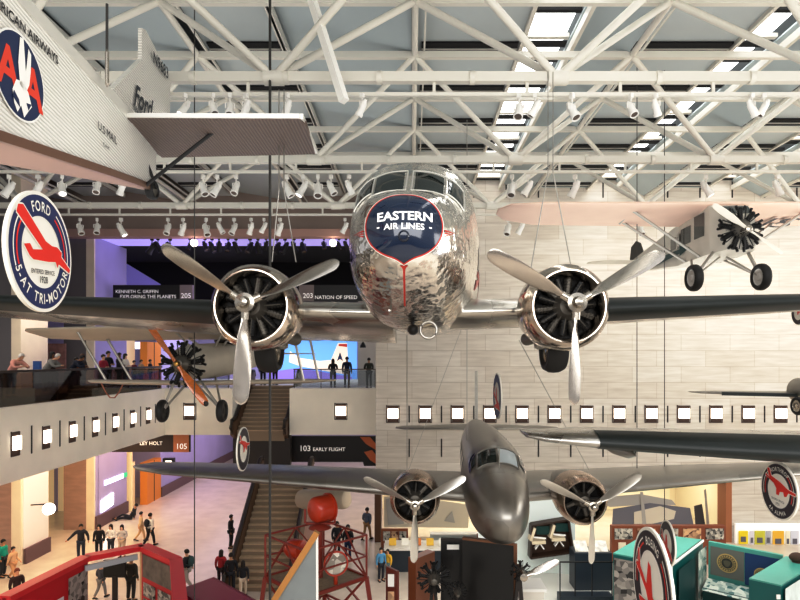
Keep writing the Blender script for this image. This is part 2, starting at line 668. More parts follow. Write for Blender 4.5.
M_YELLOW = mat('warm_lit_recess', '#f0dcb0', 0.7, emit=0.2)

# floor: pale polished terrazzo
M_FLOOR = mat('pale_polished_terrazzo', '#d8cdbf', 0.22, var=0.07, vscale=1.1)
mb = MB().lohi((-48, -10, -0.3), (45, 70, 0))
struct(mb, 'floor', M_FLOOR)

# ---- the pale stone wall with its rows of slits and the exhibit alcove cut into its foot
WY = 32.0
mb = MB()
mb.lohi((-2.0, WY, 3.3), (45, WY + 0.8, 23), 0)
mb.lohi((17.55, WY, 0), (45, WY + 0.8, 3.3), 0)
wx = [(393 + 32.3 * k - CX) * WY / F for k in range(0, 20)]
for k, x in enumerate(wx):
    for z0, z1 in ((6.6, 7.52), (4.7, 5.7), (19.0, 20.6)):
        mb.lohi((x + 0.86, WY - 0.015, z0), (x + 0.93, WY + 0.1, z1), 1)
struct(mb, 'wall_back', [M_STONE, M_SLIT])
struct(MB().lohi((-2.06, WY - 0.05, 0), (-1.72, WY + 0.85, 3.3)), 'trim_1', mat('walnut_trim', '#5a3a26', 0.5))
struct(MB().lohi((17.3, WY - 0.05, 0), (17.62, WY + 0.85, 3.3)), 'trim_2', mat('oak_trim', '#a9714a', 0.5))
# alcove behind the wall
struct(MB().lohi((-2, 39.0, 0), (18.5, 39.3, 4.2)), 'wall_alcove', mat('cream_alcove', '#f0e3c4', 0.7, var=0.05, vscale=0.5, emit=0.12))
struct(MB().lohi((-2, WY + 0.8, 3.6), (18.5, 39.3, 4.0)), 'ceiling_alcove', M_PLASTER)
struct(MB().lohi((17.7, WY + 0.8, 0), (18.3, 39.0, 3.6)), 'wall_alcove_side', mat('cream_alcove_2', '#f2e8cf', 0.7))

# ---- upper-level slab round the hall: left gallery and far gallery, with a notch where the stair comes up
LX, FY, SB, ST = -14.3, 33.6, 5.7, 8.4
M_FASCIA = mat('cream_fascia', '#f2eee2', 0.65, var=0.04, vscale=0.7)
mb = MB()
mb.lohi((-30, -8, SB), (LX, FY, ST))
mb.lohi((-30, FY, SB), (-10.4, 62, ST))
mb.lohi((-7.1, FY, SB), (-2.0, 62, ST))
mb.lohi((-10.4, 37.4, SB), (-7.1, 62, ST))
for k in range(18):           # slits beside the recessed lights on the left fascia
    y = 32.3 - 0.875 * k
    if k % 2 == 0:
        mb.lohi((LX - 0.1, y - 0.035, 6.55), (LX + 0.012, y + 0.035, 7.6), 1)
struct(mb, 'balcony_slab', [M_FASCIA, M_SLIT])

# ---- piers and walls on the left, both levels
mb = MB()
for (x0, x1, y0, y1) in ((-21.4, -19.15, 28.4, 30.5), (-20.6, -18.8, 34.3, 38.2)):
    mb.lohi((x0, y0, 0), (x1, y0 + 0.05, 7), 0)
    mb.lohi((x0, y0, 7), (x1, y0 + 0.05, 22), 2)
    mb.lohi((x0, y0 + 0.05, 0), (x1, y1, 22), 1 if y0 < 30 else 3)
    mb.lohi((x1 - 0.45, y0 - 0.04, 0), (x1 + 0.02, y0 + 0.1, 22), 1)
struct(mb, 'column', [M_PIERFACE, M_PIERSIDE, mat('grey_upper_pier', '#6f6a6c', 0.7), M_PURPLE])
mb = MB().lohi((-24, 29.2, 0), (-23.6, 60, 22))
mb.lohi((-24, 60, 0), (-1, 60.4, 22))
struct(mb, 'wall_left', M_PURPLE)
struct(MB().lohi((-30, 28.0, 0), (-21.4, 28.4, 22)), 'wall_pier_left', mat('grey_upper_pier', '#6f6a6c', 0.7))
struct(MB().lohi((-24, 42.4, 0), (-18.4, 60, SB)), 'wall_left_lower', M_PURPLE)
struct(MB().lohi((-19.1, 28.55, 0), (-18.98, 30.5, 0.75)).lohi((-18.78, 34.35, 0), (-18.66, 38.2, 0.75)).lohi((-18.38, 42.4, 0), (-18.26, 60, 0.7)), 'baseboard_left', M_BASE)
struct(MB().lohi((-19.15, 28.5, 0.75), (-19.08, 30.45, 5.6)), 'wall_white_panel', mat('white_lit_panel', '#efe9e6', 0.6))
struct(MB().lohi((-18.8, 34.75, 0.75), (-18.74, 38.1, 5.6)), 'wall_lilac_panel', M_PURPLE)
struct(MB().lohi((-23.5, 30.5, 0), (-21.6, 30.6, 5.7)).lohi((-23.55, 30.6, 0), (-23.45, 38, 5.7)).lohi((-23.5, 38.5, 0), (-18.6, 38.6, 5.7)), 'wall_warm_recess', M_YELLOW)
for nm, z in (('door_1', 0.0), ('door_2', ST)):
    mb = MB().lohi((-18.85, 40.2, z), (-18.35, 42.4, z + 2.9))
    d = struct(mb, nm, M_ORANGE)
    struct(MB().lohi((-18.36, 41.25, z), (-18.33, 41.31, z + 2.9)), 'seam', M_DARK, d, origin=None)
    mb = MB().lohi((-19.4, 38.2, z), (-19.2, 40.2, z + 3.0))
    struct(mb, 'wall_lit_recess', M_YELLOW)
d = struct(MB().lohi((-22.3, 33.9, 0), (-21.5, 34.0, 2.7)), 'door_3', M_ORANGE)

# upper gallery behind the far balcony
struct(MB().lohi((-24, 50, ST), (-1.5, 50.3, 12.6)), 'wall_gallery_back', M_PURPLE)
struct(MB().lohi((-24, 43.5, 12.0), (-1.5, 43.8, 17.4)), 'wall_gallery_black', M_BLACKROOM)
struct(MB().lohi((-18.7, 42.4, ST), (-18.4, 50, 12.2)), 'wall_gallery_side', M_PURPLE)
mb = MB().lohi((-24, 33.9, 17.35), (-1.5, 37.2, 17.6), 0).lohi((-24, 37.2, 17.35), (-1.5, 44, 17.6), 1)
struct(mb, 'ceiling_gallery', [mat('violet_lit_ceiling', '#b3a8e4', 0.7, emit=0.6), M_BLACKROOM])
struct(MB().lohi((-24, 33.6, 17.6), (-2.0, 34.0, 22.5)), 'wall_upper', M_TAUPE)
struct(MB().lohi((-24, 33.4, 17.15), (-2.0, 34.05, 17.6)), 'beam_upper', mat('rose_beam', '#c9a59a', 0.6))
struct(MB().lohi((-24, 28.4, 21.5), (-18.0, 34, 22.5)), 'ceiling_left', M_TAUPE)
struct(MB().lohi((-3.4, 36.5, ST), (-1.5, 37.2, 17.3)), 'wall_return', mat('pale_return_wall', '#d8d4cf', 0.7))
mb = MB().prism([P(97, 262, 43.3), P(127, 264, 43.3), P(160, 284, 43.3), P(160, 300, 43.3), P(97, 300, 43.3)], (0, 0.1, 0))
struct(mb, 'wall_violet_slope', mat('violet_lit_wall', '#8d80cf', 0.7, emit=0.3))  # purple light on the wall put in as a glowing patch

# ---- roof: space frame
ZB, ZT = CZ + 6.35, CZ + 8.95
YB = [7.7, 13.1, 18.5, 24.0]
YO = 1.4                      # the two upper chords of each truss stand this far before and behind the lower one
XB = [-3.12 + 6.4 * k for k in range(-4, 5)]
XT = [0.08 + 6.4 * k for k in range(-5, 6)]
for y in YB:
    mb = MB()
    mb.bar((-30, y, ZB), (30, y, ZB), 0.18, 0.22)
    mb.bar((-30, y, ZB - 0.38), (30, y, ZB - 0.38), 0.09, 0.08)
    for q in (-YO, YO):
        mb.bar((-30, y + q, ZT), (30, y + q, ZT), 0.15, 0.19)
    for k in range(-14, 15):
        mb.bar((k * 2.1 + 0.5, y, ZB - 0.1), (k * 2.1 + 0.5, y, ZB - 0.4), 0.07, 0.05)
        mb.tube((k * 2.1 + 1.3, y, ZB), (k * 2.1 + 1.42, y, ZB), 0.15, n=10)
    for x in XB:
        mb.tube((x - 0.22, y, ZB), (x + 0.22, y, ZB), 0.17, n=12)
        for sx in (-1, 1):
            for sy in (-1, 1):
                mb.tube((x, y, ZB), (x + sx * 3.2, y + sy * YO, ZT), 0.088, n=10)
    struct(mb, 'ceiling_truss', M_TRUSS, smooth=40)
mb = MB()
for x in XT:
    mb.tube((x, 5, ZT), (x, 33.5, ZT), 0.09, n=10)
    mb.bar((x + 0.28, 5, ZT + 0.12), (x + 0.28, 33.5, ZT + 0.12), 0.05, 0.08)


def bay(x):
    """(right edge of the flat panel, start of the tilted baffle) of the roof bay that begins at x"""
    return (x + 2.45, x + 2.5) if x < 0 else (x + 3.2, x + 4.75)


for x in XT:
    for a in bay(x):
        mb.bar((a, 5, ZT + 0.5), (a, 33.5, ZT + 0.5), 0.12, 0.24)
struct(mb, 'ceiling_grid', M_TRUSS, smooth=40)
mb, mk, ms = MB(), MB(), MB()
for x in XT:
    xa, xb = bay(x)
    mb.lohi((x + 0.1, 5, ZT + 0.5), (xa, 34, ZT + 0.6), 0)
    for k in range(11):
        y = 6.25 + 2.75 * k
        mb.lohi((x + 0.2, y, ZT + 0.44), (xa - 0.1, y + 0.6, ZT + 0.52), 2)
        mb.lohi((x + 0.2, y + 0.28, ZT + 0.4), (xa - 0.1, y + 0.32, ZT + 0.5), 1)
    za, zc = (0.75, 0.12) if x < 0 else (0.85, 0.06)
    mb.prism([(xb, 5, ZT + za), (x + 6.3, 5, ZT + zc), (x + 6.3, 5, ZT + zc + 0.06), (xb, 5, ZT + za + .06)], (0, 29, 0), 3)
    if x < 0:
        mb.lohi((xa, 5, ZT + 1.3), (xb, 34, ZT + 1.36), 2)
        continue
    ms.lohi((xa, 5, ZT + 1.25), (xb, 34, ZT + 1.32))
    for k in range(20):
        y = 5.5 + 1.375 * k
        mk.bar((xa, y, ZT + 1.0), (xb, y, ZT + 1.0), 0.16, 0.12, 0 if k % 2 else 1)
        if k % 2:
            mk.bar((xa, y + 0.34, ZT + 0.95), (xb, y + 0.34, ZT + 0.95), 0.3, 0.06, 1)
struct(mb, 'ceiling', [M_CEIL, M_TRUSS, mat('black_slot', '#121214', 0.8), M_BAFFLE])
struct(ms, 'window_1', M_SKY)
struct(mk, 'trim_skylight', [M_TRUSS, mat('black_slot', '#121214', 0.8)])
struct(MB().lohi((-31, 4, ZT + 2.4), (31, 34.5, ZT + 2.6)), 'ceiling_roof', mat('roof_deck', '#8b8f90', 0.9))

# ---- railing along the two galleries
M_GLASS = glass_mat('smoked_railing_glass', '#b39a84', 0.12)
M_RAIL = mat('bronze_rail', '#4a3f38', 0.35, 0.7)
rl = thing('balcony_railing', 'long smoked glass railing with dark top rail along the side gallery', 'railing', (LX - 0.15, 15, ST))
MB().lohi((LX - 0.2, -4, ST), (LX - 0.17, FY - 0.1, ST + 1.2)).build('glass_panel', M_GLASS, rl)
MB().bar((LX - 0.18, -4, ST + 1.25), (LX - 0.18, FY - 0.1, ST + 1.25), 0.12, 0.09).build('top_rail', M_RAIL, rl)
for k in range(9):
    y = 33.3 - 3.2 * k
    MB().bar((LX - 0.2, y, ST), (LX - 0.2, y, ST + 1.22), 0.05, 0.05).build('post', M_RAIL, rl)
rl = thing('balcony_railing', 'glass railing with thin steel rail on the far gallery beside the stone wall', 'railing', (-4.5, FY + 0.2, ST))
MB().lohi((-6.9, FY + 0.18, ST + 0.05), (-2.05, FY + 0.2, ST + 1.05)).build('glass_panel', glass_mat('clear_glass', '#dfe3e6', 0.06), rl)
MB().bar((-6.9, FY + 0.19, ST + 1.1), (-2.05, FY + 0.19, ST + 1.1), 0.06, 0.06).build('top_rail', M_RAIL, rl)
for x in (-6.85, -5.3, -3.7, -2.15):
    MB().bar((x, FY + 0.19, ST), (x, FY + 0.19, ST + 1.08), 0.04, 0.04).build('post', M_RAIL, rl)
rl = thing('balcony_railing', 'glass railing on the far gallery behind the biplane', 'railing', (-12.4, FY + 0.2, ST))
MB().lohi((-14.3, FY + 0.18, ST + 0.05), (-10.6, FY + 0.2, ST + 1.05)).build('glass_panel', glass_mat('clear_glass', '#dfe3e6', 0.06), rl)
MB().bar((-14.3, FY + 0.19, ST + 1.1), (-10.6, FY + 0.19, ST + 1.1), 0.06, 0.06).build('top_rail', M_RAIL, rl)
for x in (-14.2, -12.4, -10.7):
    MB().bar((x, FY + 0.19, ST), (x, FY + 0.19, ST + 1.08), 0.04, 0.04).build('post', M_RAIL, rl)

# ---- recessed square wall lights
struct(MB().lohi((-24, -8, ST), (LX - .45, FY, ST + .25)), 'floor_gallery', mat('gallery_carpet', '#4a3f3b', 0.9))
M_LAMP = mat('glowing_lamp_glass', '#fff3e4', 0.4, emit=2.4, ecol='#ffeedd')
M_NICHE = mat('brown_light_niche', '#4a372f', 0.8)


def wall_light(loc, rz, label, group, first=[None], tilt=False):
    if first[0] is None:
        t = thing('wall_light', label, 'wall light', (0, 0, 0), group)
        MB().lohi((-0.38, -0.03, 0), (-0.33, 0.06, 0.98)).lohi((0.33, -0.03, 0), (0.36, 0.06, 0.95)).lohi((-0.36, -0.03, 0.89), (0.36, 0.06, 0.95)).lohi((-0.36, -0.03, 0), (0.36, 0.06, 0.06)).lohi((-0.3, -0.02, 0.06), (0.3, 0.04, 0.89)).build('frame', M_NICHE, t)
        m = MB()
        m.box((0, -0.07, 0.52), (0.58, 0.1, 0.54))
        m.ball((0, -0.11, 0.52), 0.22, 12, 8, sc=(1, 0.35, 1.05))
        m.build('lamp', M_LAMP, t, smooth=50)
        first[0] = t
    else:
        t = copy_tree(first[0])
        tag(t, label, 'wall light', group)
    t.location = loc
    t.rotation_euler = (0, 0, rz)
    if rz:
        t.scale = (0.62, 1, 0.92)
    return t


for k, x in enumerate(wx[:14]):
    wall_light((x, WY, 6.58), 0, f'glowing square recess light on the stone wall, {ORD[k]} from the gallery end', 'lights in a row on the stone wall')
for k in range(8):
    wall_light((LX, 31.4 - 1.75 * k, 6.6), R(90), f'tilted bright recess light on the side gallery fascia, {ORD[k]} from the far corner', 'lights along the side gallery fascia')
wall_light(tuple(P(190, 411.5, FY)) [:2] + (6.58,), 0, 'bright recess light on the far fascia under the biplane', 'lights on the far fascia')
wall_light(tuple(P(341, 411.5, FY))[:2] + (6.58,), 0, 'bright recess light on the far fascia between stair and stone wall', 'lights on the far fascia')

# ---- stairs
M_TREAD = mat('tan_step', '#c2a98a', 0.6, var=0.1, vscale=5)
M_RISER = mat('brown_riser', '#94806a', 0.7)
M_HAND = mat('dark_handrail', '#2f2622', 0.35)
M_BALU = mat('bronze_balustrade', '#6a4f3c', 0.4, 0.3)


def stair(name, label, x0, x1, ya, za, yb, zb, n):
    t = thing(name, label, 'escalator', ((x0 + x1) / 2, ya, za))
    m = MB()
    for i in range(n):
        y0 = ya + (yb - ya) * i / n
        y1 = ya + (yb - ya) * (i + 1) / n
        z1 = za + (zb - za) * (i + 1) / n
        z0 = za + (zb - za) * i / n
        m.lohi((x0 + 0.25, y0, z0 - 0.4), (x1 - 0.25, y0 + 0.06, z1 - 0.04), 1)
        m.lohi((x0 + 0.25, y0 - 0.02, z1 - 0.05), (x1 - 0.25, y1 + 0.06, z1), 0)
    m.build('steps', [M_TREAD, M_RISER], t)
    for s, x in ((-1, x0 + 0.12), (1, x1 - 0.12)):
        m = MB()
        m.prism([(x - 0.1, ya - 0.5, za), (x - 0.1, ya - 0.5, za + 0.75), (x - 0.1, ya + 0.2, za + 0.85), (x - 0.1, yb, zb + 0.85), (x - 0.1, yb + 0.5, zb + 0.85), (x - 0.1, yb + 0.5, zb - 0.6), (x - 0.1, yb, zb - 0.6), (x - 0.1, ya + 0.4, max(0.0, za - 0.4))], (0.2, 0, 0))
        b = m.build('balustrade', M_BALU, t)
        m = MB()
        m.path([(x, ya - 0.45, za + 0.1), (x, ya - 0.75, za + 0.45), (x, ya - 0.5, za + 0.85), (x, ya + 0.1, za + 0.95), (x, yb, zb + 0.95), (x, yb + 0.5, zb + 0.95), (x, yb + 0.7, zb + 0.6)], 0.1, 8)
        m.build('handrail', M_HAND, b, smooth=50)
    return t


stair('escalator', 'wide brown escalator rising from the ground floor behind the orange beacon tower', -8.1, -5.2, 25.2, 0.0, 30.4, 3.9, 18)
stair('escalator', 'upper flight of brown steps rising to the far gallery', -10.4, -7.15, 33.62, 5.75, 37.2, 8.4, 12)
struct(MB().lohi((-8.1, 30.9, 0), (-5.2, 33.5, 3.9)), 'wall_stair_landing', mat('rosy_landing', '#d9b7ab', 0.6))
struct(MB().lohi((-10.4, 33.7, 3.9), (-7.1, 34.2, 5.72)), 'slab_stair', M_DARK)

# ---- room signs
M_TILE = mat('copper_number_tile', '#c07a4e', 0.5)
M_TILEG = mat('grey_number_tile', '#8b7f7b', 0.5)


def room_sign(name, label, x0, y0, x1, y1, d, texts, tile=None, tmat=None, bmat=None):
    a, b = P(x0, y0, d), P(x1, y1, d)
    t = thing(name, label, 'sign', ((a.x + b.x) / 2, d, b.z))
    MB().lohi((a.x, d, b.z), (b.x, d + 0.12, a.z)).build('board', bmat or M_BLACK, t)
    if tile:
        p, q = P(tile[0], tile[1], d), P(tile[2], tile[3], d)
        MB().lohi((p.x, d - 0.04, q.z), (q.x, d + 0.1, p.z)).build('tile', tmat, t)
    for s, x, y, h in texts:
        MB().text(s, h * d / F * 1.4, P(x, y, d - 0.06), V(1, 0, 0), V(0, 0, 1), bold=0.015).build('lettering', M_LETTER, t)
    return t


room_sign('gallery_sign', 'black hanging sign board numbered 205 nearest the side gallery', 113, 285, 193, 299, 36, [('KENNETH C. GRIFFIN', 137, 293, 3.2), ('EXPLORING THE PLANETS', 148, 298.2, 3.4), ('205', 186, 298, 5)], (180, 285, 193, 299), M_TILEG)
room_sign('gallery_sign', 'black hanging sign board numbered 203 behind the airliner engine', 299, 285, 377, 301, 36, [('203', 308, 298, 5), ('NATION OF SPEED', 336, 299, 3.6)], (299, 285, 314, 301), M_TILEG)
room_sign('gallery_sign', 'brown sign board under the fascia with copper tile numbered 105', 112, 434, 190, 452, 33.9, [('105', 181.5, 449, 5.6), ('LEY HOLT', 151, 445, 3.6)], (173.5, 433, 189, 452), M_TILE, mat('dark_brown_board', '#33211b', 0.5))
room_sign('gallery_sign', 'black sign board under the fascia with number 103', 291, 436, 376, 462, 35, [('103', 305, 451, 5.6), ('EARLY FLIGHT', 329, 451, 3.6)], None)
t = thing('mural_panel', 'orange and brown hand picture beside the black sign board', 'mural', tuple(P(368, 466, 34.8)))
MB().prism([P(356, 436, 34.85), P(376, 436, 34.85), P(376, 466, 34.85), P(364, 466, 34.85)], (0, 0.05, 0)).build('panel', M_BLACK, t)
m = MB()
m.poly([P(360, 437, 34.8), P(370, 437, 34.8), P(376, 444, 34.8), P(376, 450, 34.8), P(366, 444, 34.8)])
m.poly([P(364, 452, 34.8), P(372, 450, 34.8), P(376, 455, 34.8), P(376, 464, 34.8), P(370, 460, 34.8)])
m.build('picture', mat('hand_orange', '#c96a3f', 0.6), t)

# things fixed in the galleries and under them
t = thing('video_wall', 'large bright blue screen showing a white airliner tail in the far gallery', 'screen', tuple(P(322, 388, 49)))
D = 49.0
MB().prism([P(268, 330, D), P(357, 330, D), P(357, 390, D), P(268, 390, D)], (0, 0.1, 0)).build('screen', mat('sky_blue_screen', '#7fb4ee', 0.5, emit=0.55), t)
m = MB()
D -= 0.05
m.poly([P(290, 351, D), P(300, 358, D), P(320, 361, D), P(331, 360, D), P(338, 343, D), P(347, 343, D), P(349, 375, D), P(330, 372, D), P(300, 366, D), P(289, 362, D)], 0)
m.poly([P(339, 344, D - .02), P(347, 344, D - .02), P(347.2, 347, D - .02), P(338.5, 346, D - .02)], 1)
m.poly([P(337, 361, D - .02), P(340, 352, D - .02), P(343, 361, D - .02), P(340, 359, D - .02)], 2)
m.poly([P(268, 372, D), P(300, 368, D), P(352, 377, D), P(352, 389, D), P(268, 389, D)], 3)
m.build('picture', [mat('jet_cream', '#f1e2cf', 0.5, emit=0.5), mat('jet_red', '#c8443c', 0.5, emit=0.3), mat('jet_navy', '#2b3a6b', 0.5), mat('lilac_ground', '#9a86d8', 0.5, emit=0.45)], t)
t = thing('pendant_lamp', 'small black pendant lamp hanging before the pale wall of the far gallery', 'lamp', tuple(P(363, 346, 34.9)))
MB().lathe([(0, 0.02), (-0.3, 0.05), (-0.5, 0.16), (-0.62, 0.18)], P(363, 337, 33.75), (0, 0, 1), 14, caps=True).build('shade', M_BLACK, t, smooth=40)
MB().tube(P(363, 337, 33.75), P(363, 300, 33.75), 0.02, n=6).build('cord', M_BLACK, t)

t = thing('globe_lamp', 'round white globe lamp on a bracket at the lower left pier', 'lamp', tuple(P(49, 509, 27.6)))
MB().ball(P(49, 509, 27.6), 0.27, 18, 12).build('globe', mat('globe_glow', '#ffffff', 0.3, emit=7), t, smooth=60)
MB().bar(P(31, 505, 28.2), P(49, 504, 27.6), 0.05, 0.05).build('bracket', M_DARK, t)
t = thing('lit_sign', 'glowing white tilted panel on the lilac wall of the lower corridor', 'sign', tuple(P(104, 510, 35.5)))
m = MB().prism([V(-18.72, 34.9, .85), V(-18.72, 36.3, 1.0), V(-18.72, 36.3, 1.75), V(-18.72, 34.9, 1.55)], (.05, 0, 0))
m.build('panel', mat('white_glow_panel', '#ffffff', 0.4, emit=3.0), t)
for k, (px, py, zz, lab) in enumerate(((92, 486, 3.3, 'small black projector box with white glow on the lower corridor wall'), (163, 461, 4.8, 'small black lamp on the lower corridor wall above the wing tip'))):
    p = P(px + 6, py, 35.5 if k == 0 else 41)
    t = thing('wall_projector', lab, 'projector', tuple(p))
    MB().box(p, (0.75, 0.35, 0.42)).build('housing', M_BLACK, t)
    MB().box(p + V(0.05, -0.2, -0.05), (0.42, 0.06, 0.2)).build('lens', M_LAMP, t)
t = thing('wall_lettering', 'row of glowing white letters across the lilac wall of the lower corridor', 'sign', tuple(P(120, 478, 35)))
for k in range(6):
    y = 35.3 + k * 0.48
    MB().lohi((-18.72, y, 2.4), (-18.68, y + 0.36, 2.68)).build('letter', mat('letter_glow', '#f3f4ff', 0.4, emit=1.6) if k < 5 else mat('green_glow', '#3fae7c', 0.4, emit=0.8), t)
# upper gallery posters
for (a, b, c, e, d, colr, lab) in ((111, 343, 123, 352, 44, '#f4f2ff', 'white lit poster on the lilac gallery wall, nearest the pier'), (126, 342, 140, 349, 45, '#f4f2ff', 'white lit strip sign on the lilac gallery wall')):
    p, q = P(a, b, d), P(c, e, d)
    MB().lohi((p.x, d, q.z), (q.x, d + 0.08, p.z)).build('wall_poster', mat('poster_white', colr, 0.5, emit=1.6), label=lab, cat='poster')
p = P(36, 372, 28.2)
MB().lohi((p.x - 0.15, 28.2, ST), (p.x + 0.15, 28.4, ST + 1.6)).build('blue_banner', mat('banner_blue', '#31599a', 0.6), label='narrow blue banner standing at the pale pier on the gallery', cat='banner')
p = P(56, 350, 33.9)
MB().lohi((p.x - 0.55, 33.9, ST + 0.9), (p.x + 0.55, 34.0, ST + 2.6)).build('portrait_poster', mat('poster_pink', '#a97a70', 0.6, var=0.3, vscale=4), label='dim reddish portrait poster in the dark opening between the piers', cat='poster')
# ================================================================ aircraft
M_ALU = sheet_metal('polished_aluminium', '#f4f1ec', 0.18, cell=1.7, dent=0.42, seam=0.6, roughvar=0.1)
M_ALUS = sheet_metal('satin_aluminium', '#c9c8c4', 0.3, cell=1.3, dent=0.1, seam=0.75, roughvar=0.08)
M_ALUW = sheet_metal('wing_aluminium', '#c4c0b8', 0.26, cell=0.9, dent=0.12, seam=0.7, roughvar=0.1)
M_ALUG = sheet_metal('grey_aluminium', '#a3a09a', 0.38, cell=1.2, dent=0.06, seam=0.8, roughvar=0.06)
M_RING = mat('chrome_ring', '#cfc5ba', 0.14, 1.0)
M_BLADE = mat('brushed_blade', '#c9c3bb', 0.24, 1.0, var=0.1, vscale=3)
M_BLADEW = mat('pale_blade', '#dad8d2', 0.35, 0.9)
M_HUB = mat('hub_steel', '#b8b2a8', 0.25, 1.0)
M_BOOT = mat('black_rubber_boot', '#1d2422', 0.42, var=0.15, vscale=3)
M_TYRE = mat('black_tyre', '#161514', 0.6)
M_ENGB = mat('engine_black', '#191817', 0.45, 0.3)
M_ENGG = mat('engine_grey', '#6f6a62', 0.45, 0.7)
M_NAVY = mat('navy_nose_paint', '#0a2444', 0.12, coat=1.0)
M_RED = mat('red_pinstripe', '#c33a2c', 0.35)
M_PANE = mat('dark_cockpit_glass', '#16211f', 0.05, 0.0, coat=1.0)
M_STEEL = mat('steel_strut', '#b9b6b0', 0.35, 0.8)


def place(name, label, cat, at):
    return thing(name, label, cat, at)


def cowl_engine(parent, c, rf, rmax, length, tail_c, tail_r, ringmat, skin, ncyl=14, name='engine_nacelle', er=0.52):
    """ring-cowled radial engine in its nacelle; c = centre of the front lip"""
    c = Vector(c)
    m = MB()
    prof = [(0.5, rf * 0.86), (0.2, rf * 0.86), (0.06, rf * 0.9), (0.0, rf * 0.96), (0.0, rf), (0.05, rf * 1.06), (0.18, rmax * 0.97), (0.4, rmax), (0.75, rmax), (length, rmax * 0.93)]
    m.lathe(prof, c, (0, 1, 0), 48)
    cw = m.build(name, ringmat, parent, smooth=35)
    m = MB()
    t = Vector(tail_c)
    rings = []
    for i in range(12):
        u = i / 11
        q = c + V(0, length - 0.05, 0)
        o = q + (t - q) * u
        r = rmax * 0.9 + (tail_r - rmax * 0.9) * (u ** 1.4)
        rings.append([o + V(math.cos(2 * math.pi * j / 28) * r, 0, math.sin(2 * math.pi * j / 28) * r) for j in range(28)])
    m.loft(rings, True)
    m.build('nacelle_fairing', skin, cw, smooth=50)
    m = MB()
    m.lathe([(0.46, 0.02), (0.46, rf * 0.87)], c, (0, 1, 0), 32)
    m.build('baffle', M_ENGB, cw)
    m = MB()
    cc = c + V(0, 0.26, 0)
    for i in range(ncyl):
        a = 2 * math.pi * i / ncyl + 0.1
        e = V(math.cos(a), 0, math.sin(a))
        w = rf * 0.115
        pr = [(er * 0.42, w * 0.7)]
        for k in range(5):
            q0 = er * 0.45 + (rf * 0.8 - er * 0.45) * k / 5
            pr += [(q0, w * 0.75), (q0 + 0.003, w), (q0 + 0.05, w), (q0 + 0.053, w * 0.75)]
        pr += [(rf * 0.83, w * 0.6)]
        m.lathe(pr, cc + V(0, 0.06 * (i % 2), 0), e, 9, caps=True, mi=i % 2)
        m.tube(cc + e * er * 0.3 + V(0, -0.12, 0), cc + e * rf * 0.8 + V(0, -0.06, 0), 0.009, n=6, mi=1)
    m.lathe([(-0.24, 0.05), (-0.22, er * 0.3), (-0.1, er * 0.42), (0.02, er * 0.52), (0.15, er * 0.52)], cc, (0, 1, 0), 24, caps=True, mi=1)
    m.build('engine', [M_ENGB, M_ENGG, M_STEEL], cw, smooth=40)
    return cw


# ---------------------------------------------------------------- the polished twin-engined airliner in the middle
H1 = Hull([(8.95, -.12, .03, 2.03, 1.97), (9.0, -.12, .24, 2.27, 1.75), (9.12, -.115, .45, 2.47, 1.55), (9.35, -.11, .68, 2.66, 1.36), (9.7, -.1, .87, 2.82, 1.16),
           (10.15, -.07, 1.03, 2.93, .95), (10.4, -.04, 1.08, 3.2, .84), (10.65, -.02, 1.12, 3.45, .75), (11.1, .03, 1.18, 3.76, .65), (11.6, .09, 1.22, 3.88, .57), (13, .26, 1.25, 3.95, .55),
           (17, .7, 1.22, 3.9, .7), (21, 1.15, .85, 3.6, 1.3), (25, 1.5, .42, 3.3, 2.0), (28, 1.8, .06, 3.05, 2.7)], p=0.76)
air = place('airliner', 'polished silver twin propeller airliner with navy nose hanging in the middle', 'airplane', tuple(P(404, 330, 12)))
m = MB()
H1.mesh(m, 80, 64)
hull = m.build('fuselage', M_ALU, air, smooth=60)


def nose_r(a):
    """outline of the navy patch seen from ahead (a = angle from straight down)"""
    tip = 0.075 * max(0, 1 - abs(a) / 0.4) ** 2
    return 0.605 - 0.085 * math.cos(a) ** 2 + tip


ncx, ncz = P(404, 226.5, 9.2).x, P(404, 226.5, 9.2).z


def nose_strip(q0, q1, nr, off, mi, mb, w0=0.0, w1=0.0):
    rings = []
    for i in range(nr + 1):
        q = q0 + (q1 - q0) * i / nr
        w = w0 + (w1 - w0) * i / nr
        rings.append([H1.front(ncx + math.sin(a) * (nose_r(a) * q + w), ncz - math.cos(a) * (nose_r(a) * q + w), off)
                      for a in [-math.pi + 2 * math.pi * j / 72 for j in range(73)]])
    mb.loft(rings, False, False, mi)


m = MB()
nose_strip(0.02, 1.0, 22, 0.008, 0, m)
cap = m.build('nose_cap', M_NAVY, hull, smooth=60)
m = MB()
nose_strip(1.0, 1.0, 1, 0.010, 0, m, 0.0, 0.022)
nose_strip(1.0, 1.0, 1, 0.012, 1, m, 0.022, 0.032)
rr = []
for k in range(26):
    z = ncz - 0.625 - k * 0.022
    w = 0.016 + (0.05 * max(0, 1 - k / 3) ** 2)
    rr.append([H1.front(ncx - w, z, 0.012), H1.front(ncx + w, z, 0.012)])
m.loft(rr, False, False, 0)
for s in (-1, 1):      # the little winged flashes at the ends of the patch
    for k in range(3):
        z = ncz - 0.06 - k * 0.045
        x0, x1 = ncx + s * 0.655, ncx + s * (0.86 - k * 0.05)
        m.loft([[H1.front(x0 + (x1 - x0) * i / 5, z + (0.02 + 0.02 * k) * i / 5, 0.012), H1.front(x0 + (x1 - x0) * i / 5, z + 0.028 * (1 - i / 5) + (0.02 + 0.02 * k) * i / 5, 0.012)] for i in range(6)], False, False, 0)
m.build('pinstripe', [M_RED, M_WHITE], hull, smooth=60)
m = MB()
wrp = lambda p: H1.front(p.x, p.z, 0.016)
o = P(405, 223.3, 9.2)
tv, tf_ = text_geo('EASTERN', 0.03, 'CENTER')
tw_ = max(v[0] for v in tv) - min(v[0] for v in tv)
